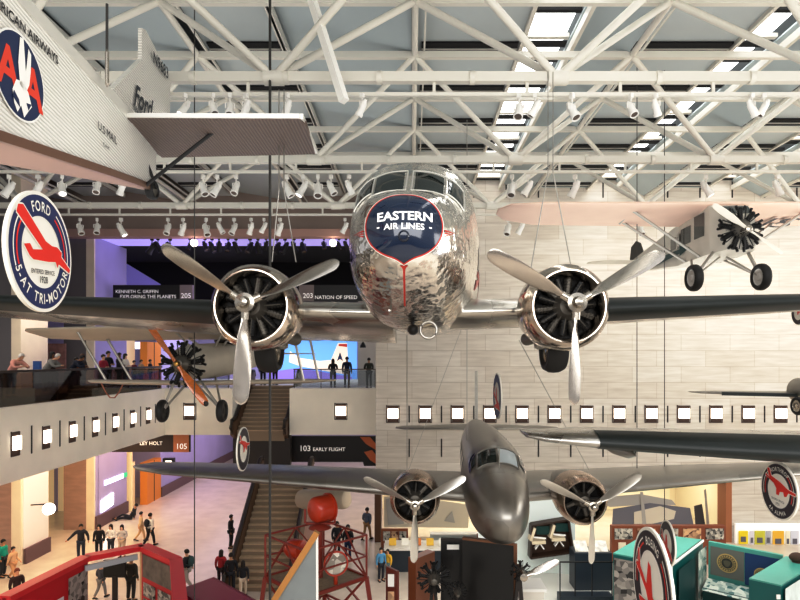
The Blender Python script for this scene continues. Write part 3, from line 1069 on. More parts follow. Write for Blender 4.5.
arch = lambda p: wrp(V(p.x, 0, p.z - 0.01 * (p.x - o.x) ** 2))
m.text('EASTERN', 0.2, o, (1, 0, 0), (0, 0, 1), bold=0.03, squeeze=0.87 / tw_ / 0.2, warp=arch)
m.build('lettering', M_LETTER, cap)
m = MB()
m.text('AIR LINES', 0.135, V(o.x - 0.01, 0, o.z - 0.145), (1, 0, 0), (0, 0, 1), bold=0.02, squeeze=1.1, warp=wrp)
m.text('-', 0.15, V(o.x - 0.42, 0, o.z - 0.135), (1, 0, 0), (0, 0, 1), bold=0.03, warp=wrp)
m.text('-', 0.15, V(o.x + 0.4, 0, o.z - 0.135), (1, 0, 0), (0, 0, 1), bold=0.03, warp=wrp)
m.build('lettering', M_LETTER, cap)
m = MB()
m.lathe([(0, 0.09), (-0.02, 0.085), (-0.035, 0.065), (0.01, 0.055), (0.02, 0.01)], H1.front(ncx, ncz - 0.2, 0.0), (0, 1, 0), 24)
m.build('nose_lamp', mat('navy_lamp', '#0b1a33', 0.1, coat=1.0), cap, smooth=40)
# windscreen
M_FRM = mat('windscreen_frame', '#d9d8d2', 0.4, 0.6)
for s in (-1, 1):
    for nm, d0, d1, a0, a1, a0b, a1b in (('windscreen', 10.2, 10.58, 0.045, 0.5, 0.04, 0.46), ('side_window', 10.29, 10.7, 0.6, 1.02, 0.55, 0.88)):
        m = MB()
        H1.patch(m, d0, d1, s * a0, s * a1, 5, 6, 0.02, 0, s * a0b, s * a1b)
        w = m.build(nm, M_PANE, hull, smooth=60)
    m = MB()
    for (dA, aA, dB, aB) in ((10.18, 0.02, 10.62, 0.015), (10.18, 0.02, 10.2, 0.55), (10.2, 0.55, 10.62, 0.5), (10.62, 0.015, 10.62, 0.5), (10.27, 0.56, 10.3, 1.07), (10.3, 1.07, 10.73, 0.92), (10.64, 0.51, 10.73, 0.92)):
        pts = [H1.pt(dA + (dB - dA) * i / 6, s * (aA + (aB - aA) * i / 6), 0.02) for i in range(7)]
        m.path(pts, 0.014, 6)
    m.build('window_frame', M_FRM, hull, smooth=50)
# stripe and cabin windows along the sides
m = MB()
for s in (-1, 1):
    H1.patch(m, 11.9, 20, s * 1.72, s * 1.55, 20, 3, 0.012, 0)
    H1.patch(m, 11.8, 20, s * 1.8, s * 1.74, 20, 2, 0.012, 1)
    H1.patch(m, 11.7, 12.6, s * 2.0, s * 1.85, 4, 2, 0.012, 1, s * 1.85, s * 1.8)
m.build('side_stripe', [M_NAVY, M_RED], hull)
for s in (-1, 1):
    for k in range(6):
        m = MB()
        d = 12.9 + k * 0.95
        H1.patch(m, d, d + 0.5, s * 1.5, s * 1.28, 3, 3, 0.016)
        m.build('cabin_window', M_PANE, hull)
# wing: centre section, then the swept outer panels
def both(secs):
    return [(-x, *r) for x, *r in reversed(secs)] + [(x, *r) for x, *r in secs]


WC = (0.02, 0, 0)
def w1(s):
    q = 0.1 if s < 0 else 0.0
    return [(a, b, c, d, e, f + q) for a, b, c, d, e, f in [(s * 0.5 + .1, 11.5, CZ + .92, 4.2, .15, 0.02), (s * 2.85, 11.55, CZ + .98, 3.9, .145, 0.02), (s * 4.0, 11.65, CZ + 1.02, 3.7, .14, 0.03), (s * 8.5, 12.3, CZ + 1.24, 2.7, .13, 0.03), (s * 13.4, 13.1, CZ + 1.5, 1.5, .11, 0.03), (s * 14.4, 13.7, CZ + 1.55, .5, .1, .03)]]
for s in (-1, 1):
    m = MB()
    wing(m, w1(s))
    wo = m.build('wing', M_ALUW, air, smooth=40)
    sec = w1(s)
    a = sec[2]
    b = sec[1]
    st = tuple(b[i] + (a[i] - b[i]) * 0.75 for i in range(6))
    m = MB()
    wing_strip(m, [st, sec[2], sec[3], sec[4]], k0=8, k1=21, off=0.014)
    m.build('deicing_boot', M_BOOT, wo, smooth=60)
e1, e2 = P(246, 303, 10.0), P(576, 303, 10.0)
for hub, angs, nm in ((e1, (146, 24, 267), 'l'), (e2, (150, 30, 269), 'r')):
    cw = cowl_engine(air, hub + V(0, 0.22, 0) + V(0.02 if hub.x < 0 else -0.05, 0, -0.03), 0.655, 0.79, 1.1, V(hub.x * 1.0, 13.2, CZ + 0.95), 0.42, M_RING, M_ALU)
    pr = propeller(air, hub, angs, 1.76, 0.32, M_BLADE, M_HUB, pitch=(62, 24), hub_r=0.17)
    wheel(air, V(hub.x + (-0.02 if hub.x < 0 else 0.04) - 0.35 * (hub.x < 0) * 0 , 11.75, CZ + 0.24), 0.52, 0.42, (1, 0, 0), M_TYRE, M_HUB, 'main_wheel')
    m = MB()
    for s in (-1, 1):
        m.tube(V(hub.x + s * 0.3, 11.75, CZ + 0.24), V(hub.x + s * 0.3, 12.2, CZ + 0.8), 0.05)
    m.tube(V(hub.x - 0.3, 11.75, CZ + 0.24), V(hub.x + 0.3, 11.75, CZ + 0.24), 0.05)
    m.build('gear_fork', M_STEEL, air, smooth=40)
    m = MB()
    sx = -1 if hub.x > 0 else 1
    m.tube(V(hub.x + sx * 0.45, 11.2, CZ + 0.42), V(hub.x + sx * 0.5, 11.75, CZ + 0.4), 0.11, 0.13, 14)
    m.build('exhaust_pipe', M_ENGG, air, smooth=40)
m = MB()
m.prism([V(1.7, 24.5, CZ + 3.4), V(1.7, 26.2, CZ + 4.4), V(1.75, 28.4, CZ + 4.3), V(1.75, 28.3, CZ + 2.9)], (0.14, 0, 0))
m.build('tail_fin', M_ALUW, air)
# under the nose: radio fairing and loop aerial
p = P(413, 322, 10.9)
m = MB()
m.tube(p + V(0, 0, 0.25), p + V(0, 0, -0.05), 0.03)
m.lathe([(-0.2, 0.01), (-0.16, 0.07), (-0.05, 0.105), (0.1, 0.09), (0.3, 0.02)], p + V(0, 0, -0.14), (0, 1, 0.1), 16, caps=True)
m.build('radio_fairing', M_ENGB, air, smooth=50)
p = P(428.5, 330, 10.9)
m = MB()
m.path([p + V(math.cos(a) * 0.155, 0, math.sin(a) * 0.155) for a in [2 * math.pi * k / 28 for k in range(28)]], 0.028, 8, closed=True)
m.tube(p + V(0, 0, 0.155), p + V(0, 0, 0.42), 0.035)
m.build('loop_aerial', M_STEEL, air, smooth=50)
p = P(390, 312, 10.4)
m = MB()
m.tube(p + V(0, 0, 0.3), p, 0.025)
m.tube(p, p + V(0, -0.35, 0), 0.018)
m.build('pitot_tube', M_STEEL, air)

# ---------------------------------------------------------------- the plain grey twin-engined airliner below it
H2 = Hull([(13.75, 2.27, .03, -3.86, -3.94), (13.82, 2.27, .22, -3.66, -4.2), (14.0, 2.27, .4, -3.45, -4.42), (14.4, 2.27, .6, -3.16, -4.6), (14.9, 2.27, .75, -2.92, -4.68), (15.2, 2.27, .8, -2.82, -4.7),
           (15.5, 2.28, .84, -2.55, -4.7), (15.8, 2.28, .86, -2.38, -4.68), (16.5, 2.32, .88, -2.3, -4.6), (20, 2.45, .8, -2.3, -4.35), (23, 2.58, .56, -2.42, -3.9), (26, 2.84, .26, -2.7, -3.4), (28, 3.04, .05, -2.9, -3.15)], p=0.86)
a2 = place('airliner', 'plain grey twin propeller airliner hanging low with bare metal nose', 'airplane', tuple(P(500, 540, 17)))
m = MB()
H2.mesh(m, 70, 52)
hull2 = m.build('fuselage', M_ALUG, a2, smooth=60)
for s, b0 in ((-1, 0), (1, 0)):
    m = MB()
    H2.patch(m, 15.3, 15.66, s * 0.03, s * 0.62, 5, 6, 0.02, 0, s * 0.03, s * 0.55)
    m.build('windscreen', M_PANE if s < 0 else mat('glare_cockpit_glass', '#c9d2d4', 0.08, coat=1.0), hull2, smooth=60)  # one pane paler: brightness on the glass put into its colour
    m = MB()
    H2.patch(m, 15.45, 15.85, s * 0.72, s * 1.05, 4, 4, 0.02, 0, s * 0.65, s * 0.95)
    m.build('side_window', M_PANE, hull2, smooth=60)
    m = MB()
    for (dA, aA, dB, aB) in ((15.28, 0.01, 15.68, 0.01), (15.28, 0.01, 15.3, 0.66), (15.3, 0.66, 15.68, 0.58), (15.68, 0.01, 15.68, 0.58)):
        m.path([H2.pt(dA + (dB - dA) * i / 6, s * (aA + (aB - aA) * i / 6), 0.02) for i in range(7)], 0.022, 6)
    m.build('window_frame', M_ALUG, hull2, smooth=50)
for k in range(5):
    m = MB()
    d = 17.2 + k * 1.0
    H2.patch(m, d, d + 0.5, -1.5, -1.2, 3, 3, 0.016)
    m.build('cabin_window', M_PANE, hull2)
def w2(s):
    c = 2.35
    return [(c + s * 0.3, 16.3, CZ - 3.95, 3.9, .17, 0.0), (c + s * 2.6, 16.5, CZ - 3.83, 3.5, .16, 0.0), (c + s * 6.5, 17.2, CZ - 3.66, 2.8, .14, 0.0), (c + s * 10.0, 17.8, CZ - 3.52, 2.0, .12, 0.0), (c + s * 11.0, 18.2, CZ - 3.48, 1.4, .1, 0), (c + s * 11.35, 18.7, CZ - 3.47, .45, .08, 0)]
for s in (-1, 1):
    m = MB()
    wing(m, w2(s))
    m.build('wing', M_ALUG, a2, smooth=40)
f1, f2 = P(415, 505, 15.0), P(592.5, 506, 15.0)
for hub, angs in ((f1, (152, 29, 269)), (f2, (154, 33, 269))):
    sx = 0.0 if hub is f1 else -0.13
    cw = cowl_engine(a2, hub + V(sx, 0.2, 0.05), 0.56, 0.68, 1.15, V(hub.x + sx, 18.2, CZ - 3.75), 0.25, mat('bronzed_cowl', '#b9a898', 0.25, 1.0), M_ALUG, ncyl=9, er=0.46)
    propeller(a2, hub, angs, 1.5, 0.26, M_BLADEW, M_HUB, pitch=(60, 22), hub_r=0.13)
m = MB()
m.prism([V(24.3 * .1085, 24.3, CZ - 2.55), V(26.0 * .1085, 26.0, CZ - 1.1), V(26.8 * .1085, 26.8, CZ - .55), V(27.5 * .1085, 27.5, CZ - 1.0), V(28.2 * .1085, 28.2, CZ - 2.0), V(28.1 * .1085, 28.1, CZ - 2.9)], (0.12, 0, 0))
m.build('tail_fin', M_ALUG, a2)
m = MB()
wing(m, [(2.95 - 3.7, 26.4, CZ - 3.15, .7, .08, 0), (2.95 - 3.3, 26.0, CZ - 3.15, 1.4, .09, 0), (2.95, 25.6, CZ - 3.1, 2.2, .1, 0), (2.95 + 3.3, 26.0, CZ - 3.15, 1.4, .09, 0), (2.95 + 3.7, 26.4, CZ - 3.15, .7, .08, 0)])
m.build('tailplane', M_ALUG, a2, smooth=40)
p = P(508, 461, 14.9)
MB().tube(H2.pt(15.1, 0.0), H2.pt(15.1, 0.0) + V(0, -0.05, 0.55), 0.012, n=6).build('aerial_mast', M_STEEL, a2)

# ---------------------------------------------------------------- silver wing with a black boot reaching in from the side
wg = place('aircraft_wing', 'silver wing with long black rubber leading edge above the grey airliner wing', 'airplane wing', tuple(P(760, 462, 12)))
def w3():
    return [(P(525, 430, 12.2).x, 12.55, CZ - 1.58, .35, .1, 0), (P(530, 431, 12).x, 12.15, CZ - 1.62, 1.1, .11, 0), (P(550, 434, 11.8).x, 11.9, CZ - 1.66, 1.7, .13, 0.0), (P(600, 442, 11.6).x, 11.6, CZ - 1.7, 2.5, .15, 0.0), (P(800, 455, 10.9).x, 10.9, CZ - 1.82, 3.3, .165, 0.0), (11, 10.2, CZ - 1.9, 3.6, .17, 0)]
m = MB()
wing(m, w3())
m.build('wing_panel', M_ALUS, wg, smooth=40)
m = MB()
wing_strip(m, w3()[3:], k0=8, k1=20, off=0.014)
m.build('deicing_boot', M_BOOT, wg, smooth=60)
m = MB()
m.lathe([(-0.9, 0.01), (-0.5, .12), (0.3, .16), (1.2, .1), (1.8, .01)], P(620, 449, 12.6), (0, 1, 0), 16, caps=True)
m.build('aileron_fairing', M_ALUS, wg, smooth=50)

# ---------------------------------------------------------------- small low-wing aircraft half out of the picture at the edge
tp = place('racing_airplane', 'small aircraft seen as a thin dark wing and one wheel before the stone wall', 'airplane', tuple(P(800, 416, 22)))
m = MB()
wing(m, [(P(695, 393, 22).x, 22.2, CZ - 1.27, .4, .08, 0), (P(700, 393, 22).x, 22.0, CZ - 1.28, .9, .1, 0), (P(724, 394, 22).x, 21.9, CZ - 1.3, 1.3, .1, 0), (P(800, 395, 22).x, 21.7, CZ - 1.35, 1.7, .11, 0), (18, 21.5, CZ - 1.4, 1.9, .12, 0)])
o = m.build('wing', M_ALUG, tp, smooth=40)
m = MB()
m.bar(P(722, 393.6, 21.85), P(830, 396, 21.6), 0.06, 0.13)
m.build('leading_edge', M_BOOT, o)
m = MB()
m.lathe([(-0.5, 0.1), (-0.4, .35), (0, .45), (0.8, .46)], P(813, 391, 21.4), (0, 1, 0), 24, caps=True)
m.build('fuselage', M_ALUG, tp, smooth=50)
wheel(tp, P(798, 406, 21.2), 0.34, 0.2, (1, 0, 0), M_TYRE, M_HUB)
MB().tube(P(798, 406, 21.3), P(806, 393, 21.5), 0.04).build('gear_leg', M_STEEL, tp)

# ---------------------------------------------------------------- high-wing cabin monoplane, upper right
hw = place('monoplane', 'grey high-wing cabin monoplane with pink wing and bare radial engine', 'airplane', tuple(P(728, 280, 17)))
M_FABG = mat('grey_fabric', '#cdc8bd', 0.5, 0.1, var=0.05, vscale=2)
M_PINK = mat('rosy_wing_fabric', '#ecd0c0', 0.6, var=0.04, vscale=1)
M_TEALF = mat('dark_teal_flash', '#123c3c', 0.5)
cx = 9.12
def cab(d):
    u = (d - 16.3) / 8.2
    return (cx + 0.12 * u, 0.56 * (1 - u) + 0.07 * u if u > 0.35 else 0.56, 4.42 if u < 0.35 else 4.42 - 0.35 * (u - .35) / .65, 2.98 + (0.05 if u < 0.3 else 0.05 + 0.62 * (u - .3) / .7))
m = MB()
rings = []
for d in (16.1, 16.35, 16.7, 17.4, 18.2, 19.2, 20.5, 22, 23.4, 24.5):
    c0, hwid, zt, zb = cab(max(d, 16.3))
    if d < 16.5:
        zt = zt - (16.75 - d) * 0.75
        hwid *= 0.86 if d > 16.2 else 0.72
    rings.append([V(c0 + a * hwid, d, CZ + (zt if b > 0 else zb) - (0.07 * (abs(a) < .99) * 0)) for a, b in ((-1, -1), (-1, 1), (-.8, 1), (.8, 1), (1, 1), (1, -1))])
m.loft(rings, True)
fu = m.build('fuselage', M_FABG, hw)
xl = cx - 0.565
for (a, b, zt, zb) in ((17.0, 17.62, 4.3, 3.62), (17.85, 18.5, 4.12, 3.6), (18.65, 19.2, 4.1, 3.62), (19.3, 19.75, 4.06, 3.66)):
    m = MB()
    x2 = lambda d: cab(d)[0] - cab(d)[1] - 0.012
    m.poly([V(x2(a), a, CZ + zb), V(x2(b), b, CZ + zb), V(x2(b), b, CZ + zt), V(x2(a), a, CZ + zt)])
    m.build('cabin_window', M_PANE, fu)
m = MB()
m.poly([V(cx - 0.46, 16.3, CZ + 4.1), V(cx + .46, 16.3, CZ + 4.1), V(cx + .5, 16.62, CZ + 4.38), V(cx - .5, 16.62, CZ + 4.38)])
m.build('windscreen', M_PANE, fu)
m = MB()
x2 = lambda d: cab(d)[0] - cab(d)[1] - 0.014
m.poly([V(x2(17.9), 17.9, CZ + 3.45), V(x2(18.6), 18.6, CZ + 3.62), V(x2(18.6), 18.6, CZ + 3.52), V(x2(21.8), 21.8, CZ + 3.66), V(x2(21.8), 21.8, CZ + 3.4), V(x2(18.6), 18.6, CZ + 3.38), V(x2(18.6), 18.6, CZ + 3.3)])
m.build('arrow_flash', M_TEALF, fu)
m = MB()
wing(m, [(cx - 6.5, 17.6, CZ + 4.55, .5, .08, .07), (cx - 6.2, 17.0, CZ + 4.53, 1.5, .1, .07), (cx - 5.2, 16.75, CZ + 4.5, 2.1, .11, .07), (cx, 16.7, CZ + 4.48, 2.3, .12, .07), (cx + 5.2, 16.75, CZ + 4.5, 2.1, .11, .07), (cx + 6.5, 17.6, CZ + 4.55, .5, .08, .07)])
wo = m.build('wing', M_PINK, hw, smooth=40)
m = MB()
m.text('NS', 1.35, V(cx + 0.9, 18.5, CZ + 4.2), (1, 0, 0), (0, -1, 0.07), bold=0.0, align='LEFT', squeeze=1.15)
m.build('lettering', M_BLACK, wo)
for s in (-1, 1):
    for dy, xx, yy in ((17.3, 2.6, 17.2), (18.2, 2.5, 18.5)):
        m = MB().tube(V(cx + s * .55, dy, CZ + 3.05), V(cx + s * xx, yy, CZ + 4.42), 0.045, n=8)
        m.build('wing_strut', M_STEEL, hw, smooth=40)
    MB().tube(V(cx + s * 2.6, 17.2, CZ + 4.4), V(cx + s * 2.5, 18.5, CZ + 4.32), 0.035, n=8).build('jury_strut', M_STEEL, hw, smooth=40)
eng = P(742, 228, 15.95)
radial_engine(hw, eng, 0.6, 9, M_ENGB, M_ENGG, pipes=True)
pp = P(748, 229, 15.6)
h = MB().lathe([(-0.1, 0.02), (-0.08, .09), (0.1, .1), (0.3, .1)], pp, (0, 1, 0), 14, caps=True)
pr = h.build('propeller', M_HUB, hw, smooth=40)
for a in (145, 325):
    b = MB()
    blade_mesh(b, pp, R(a), 1.15, 0.19, (50, 20), root=0.09)
    b.build('blade', mat('cream_blade', '#e6dfd2', 0.35), pr, smooth=50)
for px, py, s in ((694, 278, -1), (761, 277, 1)):
    c = P(px, py, 15.9)
    wheel(hw, c, 0.37, 0.24, (1, 0, 0.03), M_TYRE, mat('white_hub', '#d8d5cf', 0.5))
    m = MB()
    m.tube(c, V(cx + s * .5, 16.6, CZ + 3.05), 0.05)
    m.tube(c, V(cx + s * .5, 17.9, CZ + 3.05), 0.035)
    m.tube(c, V(cx + s * 0.1, 17.0, CZ + 2.98), 0.035)
    m.build('gear_strut', M_STEEL, hw, smooth=40)
m = MB()
m.prism([V(cx + .1, 23.0, CZ + 4.0), V(cx + .1, 23.5, CZ + 4.7), V(cx + .1, 23.9, CZ + 4.85), V(cx + .1, 24.4, CZ + 4.7), V(cx + .1, 24.7, CZ + 3.7)], (0.06, 0, 0))
m.build('tail_fin', mat('dark_grey_fabric', '#46443f', 0.6), hw)
m = MB()
wing(m, [(cx - 1.9, 23.6, CZ + 3.95, .5, .05, 0), (cx - 1.4, 23.2, CZ + 3.95, 1.0, .06, 0), (cx + 1.6, 23.2, CZ + 3.95, 1.0, .06, 0), (cx + 2.1, 23.6, CZ + 3.95, .5, .05, 0)])
m.build('tailplane', M_FABG, hw, smooth=40)

# ---------------------------------------------------------------- corrugated tri-motor tail, upper left
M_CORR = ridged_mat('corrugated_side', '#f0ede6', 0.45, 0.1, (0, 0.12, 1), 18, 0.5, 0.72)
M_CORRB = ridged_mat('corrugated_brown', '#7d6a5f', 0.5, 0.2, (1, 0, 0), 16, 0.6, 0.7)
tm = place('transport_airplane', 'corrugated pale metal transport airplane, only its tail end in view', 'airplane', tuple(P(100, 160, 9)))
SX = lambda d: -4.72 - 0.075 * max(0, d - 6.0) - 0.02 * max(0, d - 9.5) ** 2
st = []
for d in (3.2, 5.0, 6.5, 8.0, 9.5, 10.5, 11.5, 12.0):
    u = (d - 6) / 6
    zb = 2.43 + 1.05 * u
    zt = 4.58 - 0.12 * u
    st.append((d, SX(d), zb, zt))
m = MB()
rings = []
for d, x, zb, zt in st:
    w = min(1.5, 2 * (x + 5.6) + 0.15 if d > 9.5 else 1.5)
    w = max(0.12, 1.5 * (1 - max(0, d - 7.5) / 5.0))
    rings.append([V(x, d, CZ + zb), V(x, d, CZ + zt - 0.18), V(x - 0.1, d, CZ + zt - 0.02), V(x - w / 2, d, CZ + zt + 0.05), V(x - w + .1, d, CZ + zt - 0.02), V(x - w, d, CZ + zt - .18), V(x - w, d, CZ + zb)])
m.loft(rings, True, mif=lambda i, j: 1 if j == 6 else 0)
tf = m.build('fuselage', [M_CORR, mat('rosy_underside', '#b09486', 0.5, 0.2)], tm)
m = MB()
for i in range(len(st) - 1):
    (d0, x0, b0, t0), (d1, x1, b1, t1) = st[i], st[i + 1]
    m.bar((x0 + .01, d0, CZ + b0 + .02), (x1 + .01, d1, CZ + b1 + .02), 0.08, 0.12)
m.build('bottom_edge', mat('copper_edge', '#a27f6c', 0.35, 0.8), tf)
m = MB()
for i in range(len(st) - 1):
    (d0, x0, b0, t0), (d1, x1, b1, t1) = st[i], st[i + 1]
    m.bar((x0 - .02, d0, CZ + t0 - .12), (x1 - .02, d1, CZ + t1 - .12), 0.06, 0.2)
m.build('roof_edge', mat('pale_edge_metal', '#e6e4de', 0.35, 0.5), tf)


def side(d, z, off=0.02):
    return V(SX(d) + off, d, CZ + z)


m = MB()
dirv = (side(8.0, 0) - side(6.0, 0)).normalized()
dv = V(dirv.x, dirv.y, 0)
m.text('AMERICAN AIRWAYS', 0.165, side(7.95, 4.03), dv, (0, 0, 1), bold=0.014, align='RIGHT')
m.build('lettering', mat('black_lettering', '#1b1a1c', 0.6), tf)
m = MB().text('U.S MAIL', 0.18, side(9.46, 3.62), dv, (0, 0, 1), bold=0.0)
m.build('lettering', mat('black_lettering', '#1b1a1c', 0.6), tf)
m = MB().text('C.A.M', 0.085, side(9.4, 3.42), dv, (0, 0, 1))
m.build('lettering', mat('black_lettering', '#1b1a1c', 0.6), tf)
# round emblem: navy disc, two red letters, white eagle
ec = side(7.07, 3.44, 0.025)
er = 0.5
m = MB()
def ed(px, pz, off=0.0):
    return ec + dv * (px * er) + V(0, 0, pz * er) + V(off, 0, 0)
m.poly([ed(math.cos(a) * 1.05, math.sin(a) * 1.05) for a in [2 * math.pi * k / 40 for k in range(40)]], 1)
m.poly([ed(math.cos(a), math.sin(a), .004) for a in [2 * math.pi * k / 40 for k in range(40)]], 0)
m.text('A', 1.0 * er * 1.35, ed(-0.5, -0.45, .008), dv, (0, 0, 1), 2, bold=0.03, squeeze=0.9)
m.text('A', 1.0 * er * 1.35, ed(0.52, -0.5, .008), dv, (0, 0, 1), 2, bold=0.03, squeeze=0.9)
for pl in ([(-.05, .95), (.1, .98), (.16, .5), (.2, .1), (.12, -.3), (-.05, -.2), (-.12, .3)],
           [(.3, .85), (.42, .75), (.4, .3), (.34, -.05), (.2, -.3), (.1, -.1), (.22, .35)],
           [(-.2, -.15), (.05, -.1), (.3, -.25), (.45, -.55), (.3, -.72), (.12, -.95), (0, -.7), (-.15, -.92), (-.28, -.75), (-.35, -.45)]):
    m.poly([ed(a, b, .012) for a, b in pl], 1)
for pl in ([(-.3, -.45), (-.1, -.6), (-.05, -.78), (-.35, -.62)], [(.2, -.55), (.42, -.5), (.3, -.7)]):
    m.poly([ed(a, b, .016) for a, b in pl], 0)
m.build('emblem', [mat('emblem_navy', '#1f2f57', 0.5), M_WHITE, mat('emblem_red', '#d8482f', 0.5)], tf)
# fin, rudder, tailplane
FX = -5.52
def fp(px, py):
    return V(FX, FX * F / (px - CX), CZ - (py - CY) * (FX * F / (px - CX)) / F)
m = MB()
m.prism([fp(108, 88), fp(137, 59), fp(139, 118), fp(128, 118)], (0.1, 0, 0))
m.prism([fp(108, 88), fp(128, 118), fp(120, 122), fp(106, 100)], (0.1, 0, 0))
fin = m.build('tail_fin', M_CORR, tm)
m = MB()
m.prism([fp(137.5, 118), fp(138, 28), fp(142, 30), fp(151, 47), fp(160, 65), fp(167, 82), fp(166.5, 118)], (0.08, 0, 0))
m.build('rudder', M_CORR, tm)
m = MB()
for txt, px, py, sz, sq, sl in (('Ford', 127, 103, 0.6, 0.66, 0.25), ('TRI-MOTOR', 126.5, 109, 0.15, 0.95, 0), ('N9683', 147, 62, 0.34, 0.8, 0)):
    o = fp(px, py)
    m = MB().text(txt, sz, V(FX + 0.13, o.y, o.z), (0, 1, 0), (0, sl, 1), bold=0.02, align='LEFT', squeeze=sq)
    m.build('lettering', mat('grey_lettering', '#3a3d42', 0.6), fin)
m = MB()
zt = 4.27
A_ = [V(-5.3, 10.3, CZ + zt), V(-2.0, 10.35, CZ + zt), V(-1.92, 10.6, CZ + zt - .02), V(-2.02, 12.1, CZ + zt), V(-5.3, 12.3, CZ + zt)]
m.prism(A_, (0, 0, 0.08))
tpl = m.build('tailplane', M_CORRB, tm)
MB().bar((-5.3, 10.3, CZ + zt + .05), (-2.0, 10.33, CZ + zt + .05), 0.06, 0.08).build('leading_edge', mat('pale_edge_metal', '#e6e4de', 0.35, 0.5), tpl)
MB().bar((-1.97, 10.35, CZ + zt + .06), (-2.0, 12.1, CZ + zt + .06), 0.06, 0.1).build('tip', mat('pale_edge_metal', '#e6e4de', 0.35, 0.5), tpl)
m = MB()
m.tube(side(11.2, 3.35), V(-3.75, 11.0, CZ + 4.32), 0.035)
m.build('strut', M_BLACK, tm)
c = P(152, 190, 11.6)
wheel(tm, c, 0.19, 0.16, (1, 0, 0), M_TYRE, M_ENGG, 'tail_wheel')
m = MB()
m.tube(c + V(-.1, 0, 0.02), c + V(-.12, -.1, .5), 0.06, 0.05)
m.tube(c + V(.1, 0, 0.02), c + V(-.05, -.1, .5), 0.03, 0.03)
m.build('tail_wheel_fork', M_ENGB, tm)

# ---------------------------------------------------------------- biplane with wooden propeller, left
bi = place('biplane', 'silver biplane with orange wooden propeller hanging before the far gallery', 'airplane', tuple(P(190, 420, 17)))
M_FABS = mat('silver_dope_fabric', '#cfc9bd', 0.45, 0.2, var=0.05, vscale=2)
M_WOOD = mat('orange_wood_blade', '#c9702a', 0.25, coat=1.0, var=0.18, vscale=6, stretch=(1, 1, 4))
hubp = P(177, 364, 15.5)
bx = hubp.x
Hb = Hull([(15.9, bx, .3, .2, -.42), (16.2, bx + .02, .46, .38, -.55), (17, bx + .15, .5, .45, -.58), (18.5, bx + .42, .45, .5, -.5), (20, bx + .7, .3, .4, -.32), (22.2, bx + 1.1, .05, .28, .05)], 0.9)
m = MB()
Hb.mesh(m, 24, 28)
fb = m.build('fuselage', M_FABS, bi, smooth=50)
m = MB()
m.lathe([(0, .18), (0.02, .3), (0.1, .34)], V(bx + .38, 18.3, CZ + .46), (0, 0.2, 1), 16, caps=True)
m.build('cockpit_rim', M_DARK, fb)
M_FABU = mat('wing_underside_fabric', '#cdc2b2', 0.55, 0.05, var=0.05, vscale=2)
m = MB()
uw = [(-11.35, 17.0, CZ + .83, .4, .08, .2), (-11.0, 16.5, CZ + .85, 1.2, .09, .2), (-9.5, 16.25, CZ + .87, 1.6, .1, .2), (bx, 16.3, CZ + .93, 1.65, .1, .2), (-3.0, 16.9, CZ + .9, 1.6, .1, .2), (-1.9, 17.2, CZ + .88, 1.2, .09, .2)]
wing(m, uw)
m.build('upper_wing', M_FABU, bi, smooth=40)
m = MB()
lw = [(-9.45, 16.9, CZ - .63, .4, .08, .05), (-9.2, 16.5, CZ - .64, 1.1, .09, .05), (-8.3, 16.3, CZ - .66, 1.4, .1, .05), (bx, 16.6, CZ - .7, 1.5, .1, .05), (-3.2, 17.1, CZ - .66, 1.4, .1, .05), (-2.35, 17.5, CZ - .64, .6, .09, .05)]
wing(m, lw)
m.build('lower_wing', M_FABU, bi, smooth=40)
for xa, xb in ((-9.55, -8.75), (-3.4, -3.1)):
    MB().tube(V(xa, 16.5, CZ + .84), V(xb, 16.6, CZ - .62), 0.035).build('wing_strut', M_STEEL, bi)
    MB().tube(V(xa + .3, 17.5, CZ + .7), V(xb + .3, 17.5, CZ - .66), 0.035).build('wing_strut', M_STEEL, bi)
m = MB()
for s in (-1, 1):
    m.tube(V(bx + s * .35 + .15, 17.0, CZ + .35), V(bx + s * .75 + .1, 16.8, CZ + .86), 0.03)
    m.tube(V(bx + s * .35 + .2, 17.6, CZ + .4), V(bx + s * .75 + .1, 17.5, CZ + .76), 0.03)
m.build('cabane_strut', M_STEEL, bi)
radial_engine(bi, hubp + V(0, .3, 0), 0.6, 9, M_ENGB, M_ENGG, pipes=True)
h = MB().lathe([(-0.1, 0.02), (-0.08, .06), (0.08, .08), (0.25, .08)], hubp, (0, 1, 0), 16, caps=True)
pr = h.build('propeller', mat('brass_hub', '#c9a25e', 0.3, 1.0), bi, smooth=40)
for a in (126, 306):
    b = MB()
    blade_mesh(b, hubp, R(a), 1.36, 0.24, (45, 18), root=0.13, thick=0.12)
    bl = b.build('blade', M_WOOD, pr, smooth=50)
    b = MB()
    e = V(math.cos(R(a)), 0, math.sin(R(a)))
    b.ball(hubp + e * 1.31, 0.075, 10, 6, sc=(1, .5, 1))
    b.build('tip_cap', M_DARK, bl, smooth=50)
for px, py in ((162.5, 411), (222, 411)):
    c = P(px, py, 15.8)
    wheel(bi, c, 0.31, 0.17, (1, 0, 0), M_TYRE, M_ENGB)
    m = MB()
    sgn = -1 if px < 190 else 1
    m.tube(c, V(bx + sgn * .3, 16.2, CZ - .5), 0.035)
    m.tube(c, V(bx + sgn * .35 + .1, 17.2, CZ - .55), 0.03)
    m.tube(c, V(bx + sgn * .05, 16.5, CZ - .62), 0.03)
    m.build('gear_strut', M_STEEL, bi)
m = MB()
m.path([V(-8.9 + .13 * i, 16.6, CZ - .68 - .45 * math.sin(math.pi * i / 5)) for i in range(6)], 0.018, 6)
m.build('wingtip_skid', mat('copper_skid', '#a5654a', 0.4, 0.5), bi)
m = MB()
m.prism([V(bx + 1.05, 21.4, CZ + .25), V(bx + 1.07, 21.9, CZ + .9), V(bx + 1.1, 22.5, CZ + .95), V(bx + 1.12, 22.7, CZ + .1)], (0.05, 0, 0))
